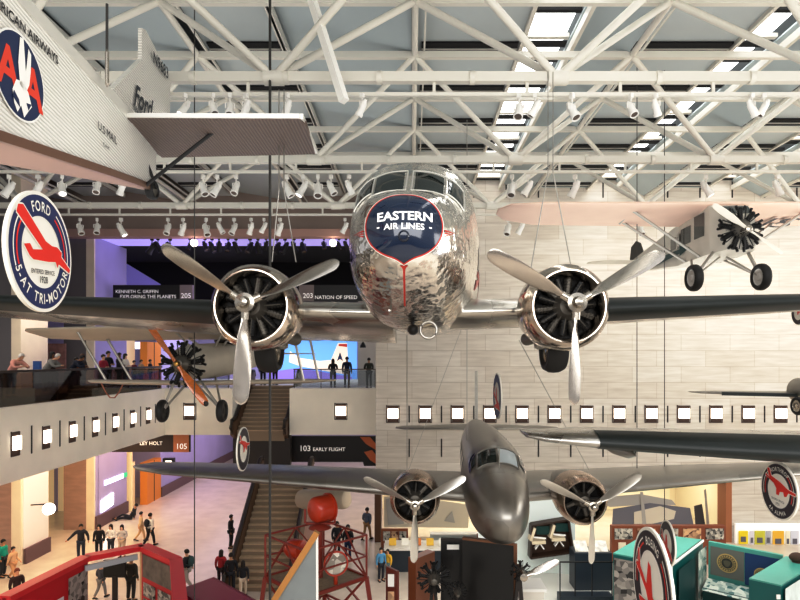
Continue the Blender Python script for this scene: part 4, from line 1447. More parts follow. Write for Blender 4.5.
m.build('tail_fin', M_FABS, bi)
m = MB()
wing(m, [(bx - .5, 21.8, CZ + .2, .5, .05, 0), (bx + 1.1, 21.3, CZ + .2, 1.2, .06, 0), (bx + 2.6, 21.8, CZ + .2, .5, .05, 0)])
m.build('tailplane', M_FABS, bi, smooth=40)
# ================================================================ hanging disc signs
M_CREAM = mat('sign_cream', '#f2efe6', 0.5)
M_SNAVY = mat('sign_navy', '#2b3566', 0.5)
M_SPLUM = mat('sign_plum', '#2f2730', 0.5)
M_SRED = mat('sign_red', '#e2382c', 0.5)
M_SBLACK = mat('sign_black_print', '#2a2a33', 0.6)

TRIMOTOR = [[(-.67, .68), (-.53, .7), (.1, .2), (.3, .14), (.47, .14), (.62, .06), (.6, -.02), (.9, -.22), (.86, -.28), (.5, -.15), (.45, -.22), (.4, -.12), (.17, -.14), (-.3, -.14), (-.4, -.09), (-.5, .02), (-.55, .08), (-.38, .11), (-.3, .02), (0, .05), (-.72, .56)]]
LOWWING = [[(-.66, .66), (-.54, .7), (-.4, .44), (.1, .34), (.5, .2), (.92, .16), (.92, .08), (.55, .08), (.45, -.08), (.34, -.1), (.28, .04), (.1, 0), (.05, -.14), (-.09, -.14), (-.1, .08), (-.3, .26), (-.72, .46), (-.74, .38), (-.48, .32)]]
AIRLINER = [[(-.72, .4), (-.63, .4), (-.55, .12), (-.2, -.06), (-.15, .38), (-.02, .34), (.12, -.14), (.55, -.3), (.76, -.54), (.72, -.6), (.3, -.54), (-.52, -.52), (-.56, -.45), (-.05, -.34), (-.2, -.19), (-.58, -.02), (-.78, .06), (-.76, .12), (-.66, .14)]]


def disc_sign(label, c, r, yaw, ring, shapes, top, bot, mid=None, roll=0.0, lean=0.0, red_arcs=True, tsz=0.2, bsz=0.2):
    t = thing('hanging_sign', label, 'sign', tuple(Vector(c) - V(0, 0, r)))
    M = Matrix.Rotation(yaw, 3, 'Z') @ Matrix.Rotation(roll, 3, 'Y') @ Matrix.Rotation(lean, 3, 'X')
    xd, yd, nd = M @ V(1, 0, 0), M @ V(0, 0, 1), M @ V(0, -1, 0)
    c = Vector(c)
    m = MB()
    m.lathe([(-0.02, 0.001), (-0.02, r), (0.02, r), (0.02, 0.001)], c, nd, 64)
    b = m.build('disc', M_CREAM, t)

    def ringp(r0, r1, off, a0=0.0, a1=2 * math.pi, n=72, mm=None, mi=0):
        rg = []
        for i in range(n + 1):
            a = a0 + (a1 - a0) * i / n
            e = xd * math.cos(a) + yd * math.sin(a)
            rg.append([c + e * (r * r0) + nd * off, c + e * (r * r1) + nd * off])
        mm.loft(rg, False, False, mi)
    m = MB()
    ringp(0.6, 0.94, 0.024, mm=m)
    b2 = m.build('ring', ring, b)
    if red_arcs:
        for a0, a1 in ((R(-20), R(55)), (R(125), R(200))):
            m = MB()
            ringp(0.815, 0.845, 0.027, a0, a1, 24, m, 0)
            ringp(0.72, 0.76, 0.027, a0, a1, 24, m, 1)
            m.build('arc_stripe', [M_CREAM, M_SRED], b)
    m = MB()
    for sh in shapes:
        m.poly([c + xd * (x * r) + yd * (y * r) + nd * 0.032 for x, y in sh], 0)
    b3 = m.build('airplane_picture', M_SRED, b)
    m = MB()
    for sh in shapes:
        k = len(sh)
        cxx = sum(x for x, y in sh) / k
        cyy = sum(y for x, y in sh) / k
        # pale outline behind the red shape
        for i in range(k):
            p0, p1 = sh[i], sh[(i + 1) % k]
            q0, q1 = c + xd * (p0[0] * r) + yd * (p0[1] * r) + nd * 0.029, c + xd * (p1[0] * r) + yd * (p1[1] * r) + nd * 0.029
            if (q1 - q0).length > 1e-4:
                m.bar(q0, q1, 0.05 * r, 0.002, up=nd)
    m.build('outline', M_CREAM, b3)
    if top:
        MB().arc_text(top, r * tsz, c + nd * 0.03, xd, yd, r * 0.765, math.pi / 2, True, bold=0.02, squeeze=0.85).build('lettering', M_CREAM, b)
    if bot:
        MB().arc_text(bot, r * bsz, c + nd * 0.03, xd, yd, r * 0.775, -math.pi / 2, False, bold=0.02, squeeze=0.85).build('lettering', M_CREAM, b)
    if mid:
        for i, (s, sz) in enumerate(mid):
            MB().text(s, r * sz, c + nd * 0.028 + yd * (r * (-0.36 - 0.15 * i)), xd, yd, squeeze=0.85, bold=0.0).build('lettering', M_SBLACK, b)
    return t, xd, yd, nd


def sign_at(label, px, py, hpx, d, wpx, *a, sgn=1, **k):
    r = hpx * d / F / 2
    yaw0 = math.atan2((px - CX) / F, 1)
    turn = math.acos(min(1, wpx / hpx))
    return disc_sign(label, P(px, py, d), r, -yaw0 + sgn * turn, *a, **k)


sign_at('large navy and white disc sign with red high-wing airplane, first by the transport airplane tail', 40, 252.5, 119, 6.3, 55, M_SNAVY, TRIMOTOR, 'FORD', '5-AT TRI-MOTOR', [('ENTERED SERVICE', .105), ('1928', .16)], sgn=1, roll=R(-4), tsz=.24, bsz=.24)
sign_at('dark disc sign with red low-wing airplane below the black-edged wing', 779.5, 491, 57, 11.8, 31, M_SPLUM, LOWWING, 'NORTHROP', '4A ALPHA', [('ENTERED SERVICE', .1), ('1931', .14)], sgn=-1, roll=R(4))
sign_at('large dark disc sign with red airplane in front of the teal display case', 652.5, 586, 114, 8.5, 37, M_SPLUM, AIRLINER, 'BOEING', '307', None, sgn=-1, roll=R(6))
sign_at('small dark disc sign with red airplane just behind the large one', 668, 543, 44, 14.5, 14, M_SPLUM, AIRLINER, '', '', None, sgn=-1, roll=R(4), red_arcs=False)
sign_at('narrow navy disc sign hanging before the escalators', 243, 449, 44, 16.5, 12, M_SPLUM, LOWWING, '', '', None, sgn=1, red_arcs=False)
sign_at('slim disc sign seen edge-on beside the grey airliner tail fin', 497.5, 396, 46, 19, 8, M_SNAVY, AIRLINER, '', '', None, sgn=-1, red_arcs=False)
sign_at('disc sign cut by the picture edge above the small wheel', 799, 313, 24, 18, 12, M_SPLUM, LOWWING, '', '', None, sgn=-1, red_arcs=False)

# ================================================================ cables
M_CABLE = mat('dark_steel_cable', '#4c4a47', 0.4, 0.6)
M_CABLEL = mat('pale_steel_cable', '#a5a29c', 0.4, 0.4)


def cable(label, pts, r, m_=None):
    m = MB()
    m.path(pts, r, 6)
    m.build('suspension_cable', m_ or M_CABLE, label=label, cat='cable')


cable('thick dark steel cable dropping past the engine to the floor', [P(270, 0, 13) + V(0, 0, 3), P(270, 612, 13)], 0.03)
cable('thin dark cable hanging beside the wooden propeller', [P(194.5, -10, 14.5) + V(0, 0, 1), P(194.5, 600, 14.5)], 0.013)
cable('thin cable running down from the roof by the grey airliner wing', [P(637, 20, 18.6), P(637, 485, 18.6)], 0.012)
cable('second thin cable beside it further along the grey airliner wing', [P(664.5, 20, 19), P(664.5, 530, 19)], 0.013)
cable('thin cable from the roof to the airliner belly', [P(407, 335, 13.5), P(407, 404, 20), P(407, 470, 20)], 0.012, M_CABLEL)
cable('thin pale cable beside the tail fin of the grey airliner', [P(467, 120, 18.8), P(467, 470, 18.5)], 0.012, M_CABLEL)
cable('short cable with turnbuckle holding the corrugated tail', [P(107, 4, 9.2), P(107, 84, 9.2)], 0.02)
for i, (a, b, d) in enumerate((((548, 172), (531, 268), 11.2), ((553, 172), (571, 266), 11.2), ((279, 190), (272, 262), 11.0), ((284, 190), (296, 262), 11.0))):
    cable(f'sling cable from the roof to the {"engine beside the monoplane" if i < 2 else "engine beside the gallery"}, {"outer" if i % 2 else "inner"} strand', [P(a[0], a[1] - 100, d + 1.5), P(*a, d), P(*b, d)], 0.012, M_CABLEL)
cable('slanting bracing cable down to the grey airliner engine', [P(461, 330, 16.5), P(404, 482, 15.7)], 0.007, M_CABLEL)
cable('slanting bracing cable from the polished airliner to the wing below', [P(519, 340, 12), P(589, 470, 15.6)], 0.007, M_CABLEL)
MB().lathe([(-0.3, 0.012), (-0.25, .03), (0.25, .03), (0.3, .012)], P(107, 68, 9.18), (0, 0, 1), 10, caps=True).build('turnbuckle', M_HUB, label='steel turnbuckle on the short cable over the corrugated tail', cat='turnbuckle')
# long white bar lamp hanging from the roof
m = MB()
m.bar(P(312, 0, 12.8), P(344, 101, 12.2), 0.16, 0.16)
lt = m.build('hanging_bar', M_WHITE, label='long white square bar hanging at a slant from the roof', cat='bar')

# ================================================================ spotlights on the trusses
M_CAN = mat('white_spot_can', '#e9e7e2', 0.45)
M_LENS = mat('dark_lens', '#5a4b42', 0.2)
M_LENSW = mat('bright_lens', '#ffffff', 0.3, emit=3.0)


def make_spot(label, group, lens, can, nm='spotlight'):
    t = thing(nm, label, 'spotlight', (0, 0, 0), group)
    MB().box((0, 0, -0.05), (0.12, 0.14, 0.16)).tube((0, 0, -.1), (0, 0, -.3), 0.025, n=8).build('clamp', can, t)
    MB().bar((-0.15, 0, -0.3), (0.15, 0, -0.3), 0.04, 0.02).bar((-.15, 0, -.3), (-.15, 0, -.48), 0.04, 0.02).bar((.15, 0, -.3), (.15, 0, -.48), 0.04, 0.02).build('yoke', can, t)
    q = thing_part = MB()
    q.lathe([(-0.3, 0.02), (-0.3, .07), (-0.16, .1), (-0.16, .12), (0.22, .13), (0.22, .15), (0.34, .15), (0.34, 0.12), (0.3, .118)], (0, 0, -0.48), (0, -0.5, -0.86), 16)
    c = q.build('can', can, t, smooth=40)
    MB().lathe([(0.3, 0.118), (0.3, 0.001)], (0, 0, -0.48), (0, -0.5, -0.86), 16).build('lens', lens, c)
    return t


spot_row = {
    13.0: [(185, 88), (213, 86), (230, 88), (246, 86), (287, 87), (362, 86), (519, 84), (535, 84), (572, 84), (631, 82), (656, 84), (752, 84), (764, 90)],
    18.75: [(9, 168), (38, 167), (62, 166), (97, 168), (122, 168), (203, 165), (217, 166), (236, 168), (287, 166), (303, 166), (318, 170), (331, 166), (349, 168), (512, 166), (528, 163), (575, 163), (706, 163), (777, 164)],
    24.5: [(80, 211), (97, 211), (121, 211), (168, 211), (183, 211), (206, 211), (220, 211), (234, 211), (251, 211), (264, 211), (280, 211), (345, 208), (508, 208), (521, 208), (640, 207)]}
place_name = {13.0: 'nearest roof truss', 18.75: 'second roof truss', 24.5: 'third roof truss'}
protos = {}
for d, lst in spot_row.items():
    for k, (px, py) in enumerate(lst):
        bright = (d == 13.0 and k in (0, 10)) or (d > 14 and k % 7 == 2)
        lab = f'white spotlight clamped under the {place_name[d]}, {ORD[k]} from the transport airplane side'
        grp = 'spotlights on the ' + place_name[d]
        if bright not in protos:
            protos[bright] = t = make_spot(lab, grp, M_LENSW if bright else M_LENS, M_CAN)
        else:
            t = tag(copy_tree(protos[bright]), lab, 'spotlight', grp)
        p = P(px, py, d)
        t.location = (p.x, d, ZB - 0.42)
        t.rotation_euler = (0, 0, random.uniform(-2.4, 2.4))
        t.scale = [(0.62 if d < 14 else 0.78) * random.uniform(0.95, 1.2)] * 3
M_CANB = mat('black_spot_can', '#17161a', 0.5)
first = None
for k, px in enumerate((152, 158, 170, 190, 205, 212, 219, 228, 236, 250, 258, 266, 277, 285, 294, 303, 324, 339, 346)):
    lab = f'black stage lamp on the gallery edge below the rosy beam, {ORD[k]} from the piers'
    if first is None:
        first = t = make_spot(lab, 'black stage lamps under the rosy beam', M_LENS, M_CANB, 'stage_lamp')
    else:
        t = tag(copy_tree(first), lab, 'spotlight', 'black stage lamps under the rosy beam')
    t.location = (P(px, 240, 34.6).x, 34.6, 17.33)
    t.rotation_euler = (0, 0, random.uniform(0, 6))
    t.scale = [random.uniform(0.9, 1.3)] * 3
for k, px in enumerate((194, 333)):
    MB().ball(P(px, 243, 33.3), 0.2, 14, 10).build('glow_bulb', mat('bulb_glow', '#fff0e0', 0.3, emit=9), smooth=60, label=('bright bare bulb under the rosy beam above the wing' if k == 0 else 'bright bare bulb under the rosy beam near the airliner nose'), cat='bulb')

# ================================================================ exhibits on the floor
M_KRED = mat('kiosk_red', '#d9343a', 0.4)
M_KREDI = mat('kiosk_red_inner', '#c8202c', 0.45)
M_MAROON = mat('maroon_top', '#96273f', 0.35)
def photo_mat(key, c1, c2, sc=3.0):
    m = mat(key, c1, 0.6)
    nt = m.node_tree
    b = nt.nodes['Principled BSDF']
    tc = nt.nodes.new('ShaderNodeTexCoord')
    nz = nt.nodes.new('ShaderNodeTexVoronoi')
    nz.inputs['Scale'].default_value = sc
    nt.links.new(tc.outputs['Object'], nz.inputs['Vector'])
    rp = nt.nodes.new('ShaderNodeValToRGB')
    rp.color_ramp.elements[0].color = lin(c1)
    rp.color_ramp.elements[1].color = lin(c2)
    rp.color_ramp.elements[0].position = .15
    rp.color_ramp.elements[1].position = .75
    bw = nt.nodes.new('ShaderNodeRGBToBW')
    nt.links.new(nz.outputs['Color'], bw.inputs['Color'])
    nt.links.new(bw.outputs['Val'], rp.inputs['Fac'])
    nt.links.new(rp.outputs['Color'], b.inputs['Base Color'])
    return m


M_PHOTO = photo_mat('grey_photo_mural', '#1c1b1b', '#a8a39c', 5)
M_PHOTOS = photo_mat('small_photo_panels', '#1a1818', '#c9c2b6', 8)
M_WARMPH = photo_mat('warm_photo_panels', '#5c2c20', '#d8b48c', 7)


def wall_seg(mb, a, b, h0, h1, th=0.12, mi=0):
    a, b = Vector(a), Vector(b)
    mb.bar(V(a.x, a.y, (h0 + h1) / 2), V(b.x, b.y, (h0 + h1) / 2), th, h1 - h0, mi)


# red kiosk
H = 3.0
k0, k1, k2, k3 = G(4, 598, H), G(86, 557, H), G(143, 546, H), G(176, 560, H)
k4 = G(181, 612, H)
kio = thing('display_kiosk', 'open red-walled exhibit kiosk with photo murals on the lower floor', 'kiosk', (k1.x, k1.y, 0))
for a, b, nm in ((k0, k1, 'w'), (k2, k3, 'w'), (k3, k4, 'w')):
    m = MB()
    wall_seg(m, a, b, 0, H, 0.14)
    m.build('wall_panel', M_KREDI, kio)
m = MB()
for a, b in ((k0, k1), (k1, k2), (k2, k3), (k3, k4)):
    wall_seg(m, a, b, H - 0.12, H + 0.06, 0.42)
m.build('red_rim', M_KRED, kio)
m = MB()
wall_seg(m, k1 + V(0.1, -.25, 0), k2 + V(-.1, -.25, 0), H - 0.42, H - 0.22, 0.1)
m.build('header_rail', mat('pale_blue_rail', '#b9c2c6', 0.4), kio)
def on(a, b, u0, u1, z0, z1, off=-0.09):
    n = (b - a).normalized()
    s = n.cross(V(0, 0, 1)) * -1 * off
    p, q = a + (b - a) * u0 + s, a + (b - a) * u1 + s
    return [V(p.x, p.y, z0), V(q.x, q.y, z0), V(q.x, q.y, z1), V(p.x, p.y, z1)]
MB().poly(on(k0, k1, 0.3, 0.66, 0.7, 2.1)).build('white_notice', mat('notice_white', '#e6e8ee', 0.5), kio)
kk = k1 + (k2 - k1) * 0.42
MB().poly(on(k0, k1, 0.72, 0.99, 0.2, 2.6)).build('photo_mural', photo_mat('fine_photo_mural', '#161616', '#b5b0a8', 6), kio)
MB().poly(on(k2, k3, 0.06, 0.94, 1.9, 2.75)).build('photo_mural', mat('sepia_mural', '#7f7468', 0.6, var=0.4, vscale=3), kio)
for i in range(2):
    for j in range(3):
        MB().poly(on(k2, k3, 0.08 + 0.45 * i, 0.46 + 0.45 * i, 1.2 - 0.6 * j, 1.72 - 0.6 * j)).build('small_photo', M_PHOTOS, kio)
MB().lohi((k2.x - .08, k2.y - .08, 0), (k2.x + .1, k2.y + .1, H)).build('corner_post', mat('tan_post', '#d9b98a', 0.5), kio)
t = thing('video_monitor', 'dark monitor on a stand inside the red kiosk', 'monitor', tuple(G(115, 605, 0.0)))
c = Vector(ORG[t.name])
MB().box(c + V(0, 0, 1.5), (0.9, 0.12, 0.7)).build('screen', M_BLACK, t)
MB().lohi(c + V(-.08, -.08, 0), c + V(.08, .08, 1.2)).lohi(c + V(-.3, -.25, 0), c + V(.3, .25, .04)).build('stand', M_DARK, t)
# maroon kiosk
a = [G(181, 591, 2.6), G(214, 579, 2.6), G(254, 601, 2.6), G(215, 616, 2.6)]
t = thing('display_case', 'maroon flat-topped exhibit case beside the red kiosk', 'display case', ((a[0].x + a[2].x) / 2, (a[0].y + a[2].y) / 2, 0))
MB().prism([V(p.x, p.y, 0) for p in a], (0, 0, 2.5)).build('body', mat('maroon_side', '#6a1a2a', 0.5), t)
ctr = sum(a, V(0, 0, 0)) / 4
MB().prism([ctr + (V(p.x, p.y, 2.5) - V(ctr.x, ctr.y, 2.5)) * 1.06 - V(0, 0, .1) for p in a], (0, 0, 0.14)).build('top', M_MAROON, t)
m = MB()
for i in range(4):
    m.bar(a[i], a[(i + 1) % 4], 0.06, 0.08)
m.build('edge_trim', mat('pale_pink_edge', '#d9a9a5', 0.4), t)

# orange beacon tower
M_OR = mat('beacon_orange', '#bd3a1c', 0.3, coat=0.3)
M_ORL = mat('lattice_red_orange', '#8f3528', 0.45)
d0 = 17.2
dk = G(0, 577, 0)
zd = P(320, 577, d0).z
cxb = P(316, 577, d0).x
tw = thing('beacon_tower', 'red orange lattice tower platform with railings and beacon lamps', 'tower', (cxb, d0, 0))
hx = 1.5
cs = [V(cxb, d0 - hx, zd), V(cxb + hx, d0, zd), V(cxb, d0 + hx, zd), V(cxb - hx, d0, zd)]
MB().prism([p - V(0, 0, .08) for p in cs], (0, 0, .08)).build('deck', mat('tan_grating', '#8f7d63', 0.7, var=0.2, vscale=12), tw)
up = V(0, 0, 1.25)
for i in range(4):
    a, b = cs[i], cs[(i + 1) % 4]
    MB().bar(a, a + up, 0.055, 0.055).build('corner_post', M_ORL, tw)
    MB().bar(a + up, b + up, 0.05, 0.05).build('top_rail', M_ORL, tw)
    m = MB()
    m.bar(a + up * .5, b + up * .5, 0.04, 0.04)
    m.bar(a, b, 0.06, 0.1)
    mid = (a + b) / 2
    m.bar(a, mid + up, 0.04, 0.04).bar(b, mid + up, 0.04, 0.04)
    m.build('rail_brace', M_ORL, tw)
    f = V(a.x + (a.x - cxb) * 0.35, a.y + (a.y - d0) * 0.35, 0)
    MB().bar(f, a, 0.12, 0.12).build('leg', M_ORL, tw)
    f2 = V(b.x + (b.x - cxb) * 0.35, b.y + (b.y - d0) * 0.35, 0)
    m = MB()
    for z0, z1 in ((0, .34), (.34, .68), (.68, 1)):
        m.bar(f + (a - f) * z0, f2 + (b - f2) * z1, 0.05, 0.05)
        m.bar(f2 + (b - f2) * z0, f + (a - f) * z1, 0.05, 0.05)
        m.bar(f + (a - f) * z1, f2 + (b - f2) * z1, 0.05, 0.05)
    m.build('lattice', M_ORL, tw)
# drum lamp on its post
bc = P(320, 509, d0)
m = MB()
m.tube(V(bc.x, d0, zd), V(bc.x, d0, bc.z - 0.42), 0.09)
m.lathe([(0, .34), (0.06, .3), (0.14, .12)], V(bc.x, d0, bc.z - 0.56), (0, 0, 1), 20, caps=True)
m.bar(V(bc.x - .42, d0, bc.z - .42), V(bc.x + .42, d0, bc.z - .42), .1, .06)
m.bar(V(bc.x - .44, d0, bc.z - .42), V(bc.x - .44, d0, bc.z), .06, .05).bar(V(bc.x + .44, d0, bc.z - .42), V(bc.x + .44, d0, bc.z), .06, .05)
yk = m.build('lamp_yoke', M_ORL, tw, smooth=40)
ax = V(-0.75, -0.66, -0.02).normalized()
m = MB()
m.lathe([(-.3, .01), (-.29, .2), (-.26, .3), (-.2, .36), (-.1, .385), (0.28, .39), (0.28, .43), (0.34, .43), (0.34, .37)], bc, -ax, 32)
dr = m.build('drum', M_OR, yk, smooth=35)
MB().lathe([(0.33, .37), (0.36, .2), (0.37, .001)], bc, -ax, 32).build('lens', mat('beacon_lens', '#d8d2c8', 0.1, coat=1.0), dr, smooth=50)
# second lamp with round glass facing out
bl = P(335.5, 563, d0 - 0.6)
ax = V(0.35, -1, 0.05).normalized()
m = MB()
m.lathe([(0.4, .02), (0.36, .2), (0.2, .3), (0, .33), (-.03, .36), (-.08, .36), (-.08, .31)], bl, ax * -1, 32)
m.tube(bl + V(0, 0.05, -.3), V(bl.x, bl.y + .05, zd), .06)
b2 = m.build('lamp_housing', M_OR, tw, smooth=35)
MB().lathe([(-.05, .31), (-.1, .16), (-.11, .001)], bl, ax * -1, 28).build('lens', photo_mat('reflecting_lens', '#8f8274', '#efe9dd', 5), b2, smooth=50)
bl = P(295, 549, d0 + .3)
m = MB()
m.lathe([(-.3, .01), (-.28, .2), (-.1, .3), (0.25, .3), (0.3, .2), (0.3, .01)], bl, (1, -.5, 0), 24)
m.tube(bl + V(0, 0, -.25), V(bl.x, bl.y, zd), .05)
m.build('motor_housing', M_OR, tw, smooth=40)

p0, p1 = P(299, 499, 22.5), P(347, 499, 21.5)
t = thing('cylinder_exhibit', 'beige rounded cylinder hanging behind the orange drum lamp', 'cylinder', tuple((p0 + p1) / 2 - V(0, 0, .36)))
ln = (p1 - p0).length
MB().lathe([(0, .2), (.05, .32), (.2, .37), (ln - .15, .37), (ln - .03, .34), (ln, .3), (ln, .01)], p0, p1 - p0, 28, caps=True).build('shell', mat('beige_shell', '#b9ab97', 0.5), t, smooth=40)
MB().tube((p0 + p1) / 2 + V(0, 0, .36), (p0 + p1) / 2 + V(0, 0, 1.2), .02).build('hanger', M_CABLE, t)

# grey tail fin on show with its gold edge
t = thing('tail_fin_exhibit', 'grey triangular airplane tail fin with gold leading edge standing before the beacon tower', 'airplane part', tuple(G(300, 640, 0)))
dq = 13.4
q = [P(272, 605, dq), P(317, 534, dq), P(318, 605, dq)]
q0b = q[1] + (q[0] - q[1]) * ((q[1].z) / (q[1].z - q[0].z))
q = [q[0], q[1], q[2], V(q[2].x, dq, 0), V(q0b.x, dq, 0)]
MB().prism(q, (0.0, 0.12, 0)).build('skin', mat('fin_grey', '#8d9292', 0.45, var=0.05, vscale=2), t)
MB().bar(V(q0b.x - .02, dq + .02, 0), q[1] + V(0, .02, .04), 0.16, 0.14).build('leading_edge', mat('gold_edge', '#b98a4e', 0.4), t)
MB().bar(q[1] + V(0, .02, 0), V(q[2].x, dq + .02, 0), 0.05, 0.06).build('hinge_edge', M_WHITE, t)

# dark standing panels
def pane(name, label, pts, zt, th, mat_, edge=None, extra=None, cat='display panel'):
    a, b = pts
    t = thing(name, label, cat, ((a.x + b.x) / 2, (a.y + b.y) / 2, 0))
    m = MB()
    wall_seg(m, a, b, 0, zt, th)
    o = m.build('panel', mat_, t)
    if edge:
        m = MB()
        m.bar(V(b.x, b.y, 0), V(b.x, b.y, zt), th * 1.1, 0.08)
        m.bar(V(a.x, a.y, zt), V(b.x, b.y, zt), th * 1.1, 0.06)
        m.build('edge_trim', edge, t)
    return t, o
M_DKP = mat('black_gloss_panel', '#0c0a09', 0.38, coat=0.15)
dq = 15.5
a, b = P(463, 538, dq + .5), P(514, 551, dq)
t, o = pane('exhibit_board', 'tall black glossy exhibit panel with copper edge below the grey airliner nose', (a, b), a.z, 0.14, M_DKP, mat('copper_trim', '#8d6148', 0.35, 0.6))
a, b = P(441, 539, dq + 1.0), P(466, 545, dq + .9)
t, o = pane('exhibit_board', 'shorter black exhibit panel with white plate behind the tall one', (a, b), a.z, 0.12, M_DKP, M_DARK)
MB().box(P(453, 547, dq + .8), (0.34, 0.03, 0.14)).build('name_plate', M_WHITE, o and t)
a, b = P(412, 558, 17.5), P(431, 549, 18.2)
t, o = pane('exhibit_board', 'brown wooden exhibit panel standing below the grey airliner propeller', (a, b), a.z, 0.3, mat('brown_panel', '#8c4d2c', 0.45))
a, b = P(387, 566, 17), P(398, 574, 16.6)
t, o = pane('information_board', 'narrow rust coloured information panel with photos near the two children', (a, b), a.z, 0.08, mat('rust_panel', '#7b3527', 0.5))
for k in range(3):
    p = (a + b) / 2
    MB().box(V(p.x - 0.0, p.y - .12, a.z - .3 - .5 * k), (0.26, 0.02, 0.36), 0.87 * 0).build('photo', M_WHITE if k == 0 else M_WARMPH, t)

# radial engines on stands
def engine_stand(label, px, py, d, r, ncyl, face=0.0, prop=None):
    c = P(px, py, d)
    t = thing('radial_engine', label, 'engine', (c.x, d, 0))
    e = radial_engine(t, c, r, ncyl, M_ENGB, M_ENGG, pipes=True, fins=5)
    if ncyl <= 9:
        pass
    m = MB()
    m.bar(V(c.x - .4, d + .5, 0), V(c.x, d + .3, c.z), 0.09, 0.09).bar(V(c.x + .4, d + .5, 0), V(c.x, d + .3, c.z), 0.09, 0.09).lohi((c.x - .55, d - .1, 0), (c.x + .55, d + .8, 0.12))
    m.build('stand', M_DARK, t)
    if prop:
        h = MB().lathe([(-0.1, 0.02), (-.08, .1), (.2, .1)], c + V(0, -.32, 0), (0, 1, 0), 14, caps=True).build('propeller', M_HUB, t, smooth=40)
        for a_ in prop:
            b_ = MB()
            blade_mesh(b_, c + V(0, -.32, 0), R(a_), 0.98, 0.2, (45, 15))
            b_.build('blade', M_BLADE, h, smooth=50)
    return t


engine_stand('large black radial engine on a stand in front of the brown wooden panel', 434, 579, 15.6, 0.43, 9)
engine_stand('smaller black radial engine close to the black panels', 457.5, 592, 14.8, 0.24, 9)
engine_stand('black radial engine with pointed silver propeller by the copper edged panel', 521, 572, 15.0, 0.26, 7, prop=(24,))

p = P(532, 588, 16.5)
t = thing('exhibit_plinth', 'white exhibit plinth behind the propeller engine and the tall black board', 'plinth', (p.x, 16.5, 0))
MB().lohi((p.x - .3, 16.3, 0), (p.x + .3, 17, p.z)).build('body', mat('plinth_white', '#dcd8cf', 0.5), t)
MB().lohi((p.x - .36, 16.2, p.z), (p.x + .36, 17.06, p.z + .08)).build('top', M_WHITE, t)

# ================================================================ alcove exhibits
M_RUSTW = mat('rust_wood', '#8a4a2d', 0.5, var=0.1, vscale=2)
M_PALEB = mat('pale_blue_partition', '#e6efec', 0.6)
M_DKBLUE = mat('dark_blue_case', '#27323c', 0.4)
# low pale platform
struct(MB().prism([G(474, 568, .12), G(640, 562, .12), G(640, 640, .12), G(470, 640, .12)], (0, 0, -0.12)), 'floor_platform', mat('pale_platform', '#d9d9d2', 0.35))
# partition carrying the two seats
dq = 27.0
a, b = P(505, 500, dq + .5), P(574, 496, dq)
t, o = pane('partition', 'pale blue partition wall with a pair of airliner seats', (V(P(478, 0, dq + .6).x, dq + .6, 0), V(P(575, 0, dq).x, dq, 0)), 3.6, 0.2, M_PALEB, cat='partition')
nrm = V(-.12, -1, 0).normalized()
wb = thing('seat_box', 'dark brown wooden box frame tilted on the partition holding two airliner seats', 'display box', tuple(P(548, 552, dq - .4)))
c4 = [P(530, 523, dq - .1), P(566, 517, dq - .1), P(570.5, 549, dq - .1), P(528.5, 555, dq - .1)]
MB().prism(c4, (0, 0.05, 0)).build('back', mat('seat_box_back', '#4f3626', 0.6, var=.2, vscale=3), wb)
m = MB()
for i in range(4):
    m.bar(c4[i] + V(0, -.25, 0), c4[(i + 1) % 4] + V(0, -.25, 0), 0.5, 0.08, up=(0, 0, 1) if i % 2 == 0 else (1, 0, 0))
m.build('frame', mat('seat_box_frame', '#3a281c', 0.5), wb)
def seat(label, px, py, d):
    t = thing('airliner_chair', label, 'seat', tuple(P(px, py + 12, d)))
    c = P(px, py, d)
    M_SB = mat('seat_cream', '#d8cbb2', 0.6)
    m = MB()
    m.bar(c + V(-.3, .1, -.12), c + V(-.12, .15, .45), 0.56, 0.12, up=(1, 0, 0))
    m.build('backrest', M_SB, t)
    MB().bar(c + V(-.25, .0, -.16), c + V(.36, -.05, -.12), 0.5, 0.13).build('cushion', M_SB, t)
    MB().lohi(c + V(.0, .12, .12), c + V(.6, .16, .5)).build('headrest', mat('seat_teal', '#0d3f3a', 0.6), t)
    for s_ in (-.2, .2):
        MB().bar(c + V(.1, s_ * .5, -.2), c + V(.3, s_ * .5, -.48), 0.05, 0.06).bar(c + V(.1, s_ * .5, -.2), c + V(-.1, s_ * .5, -.48), 0.05, 0.06).build('leg', M_WHITE, t)
    MB().bar(c + V(-.2, -.22, .1), c + V(.35, -.25, .06), 0.07, 0.06).build('armrest', M_WHITE, t)
    return t


seat('cream airliner seat with teal headrest in the box, nearer the grey airliner nose', 537, 538, dq - .55)
seat('cream airliner seat with teal headrest in the box, nearer the blue case', 556.5, 535, dq - .55)
# dark blue case with white table top + railing
t = thing('display_case', 'dark blue exhibit case with white photo boards behind a black railing', 'display case', tuple(P(593, 570, 25)))
dq = 25.0
p, q = P(575, 545, dq), P(612, 572, dq)
MB().lohi((p.x, dq, 0), (q.x, dq + .9, p.z - .35)).build('body', M_DKBLUE, t)
for x0, x1 in ((577, 590), (594, 610)):
    u, v = P(x0, 545, dq), P(x1, 555, dq)
    MB().prism([V(u.x, dq + .1, v.z), V(v.x, dq + .1, v.z), V(v.x, dq + .6, u.z), V(u.x, dq + .6, u.z)], (0, .03, 0)).build('photo_board', mat('photo_board', '#ddd8cd', 0.6, var=.4, vscale=4), t)
t = thing('guard_railing', 'low black metal railing in front of the dark blue case', 'railing', tuple(P(586, 580, 23.5)))
dq = 23.6
m = MB()
z1 = P(586, 562, dq).z
for px in (560, 575, 592, 612):
    x = P(px, 0, dq).x
    m.bar(V(x, dq, 0.12), V(x, dq, z1), .04, .04)
m.bar(P(560, 562, dq), P(613, 562, dq), .05, .05)
m.build('rail', M_BLACK, t)
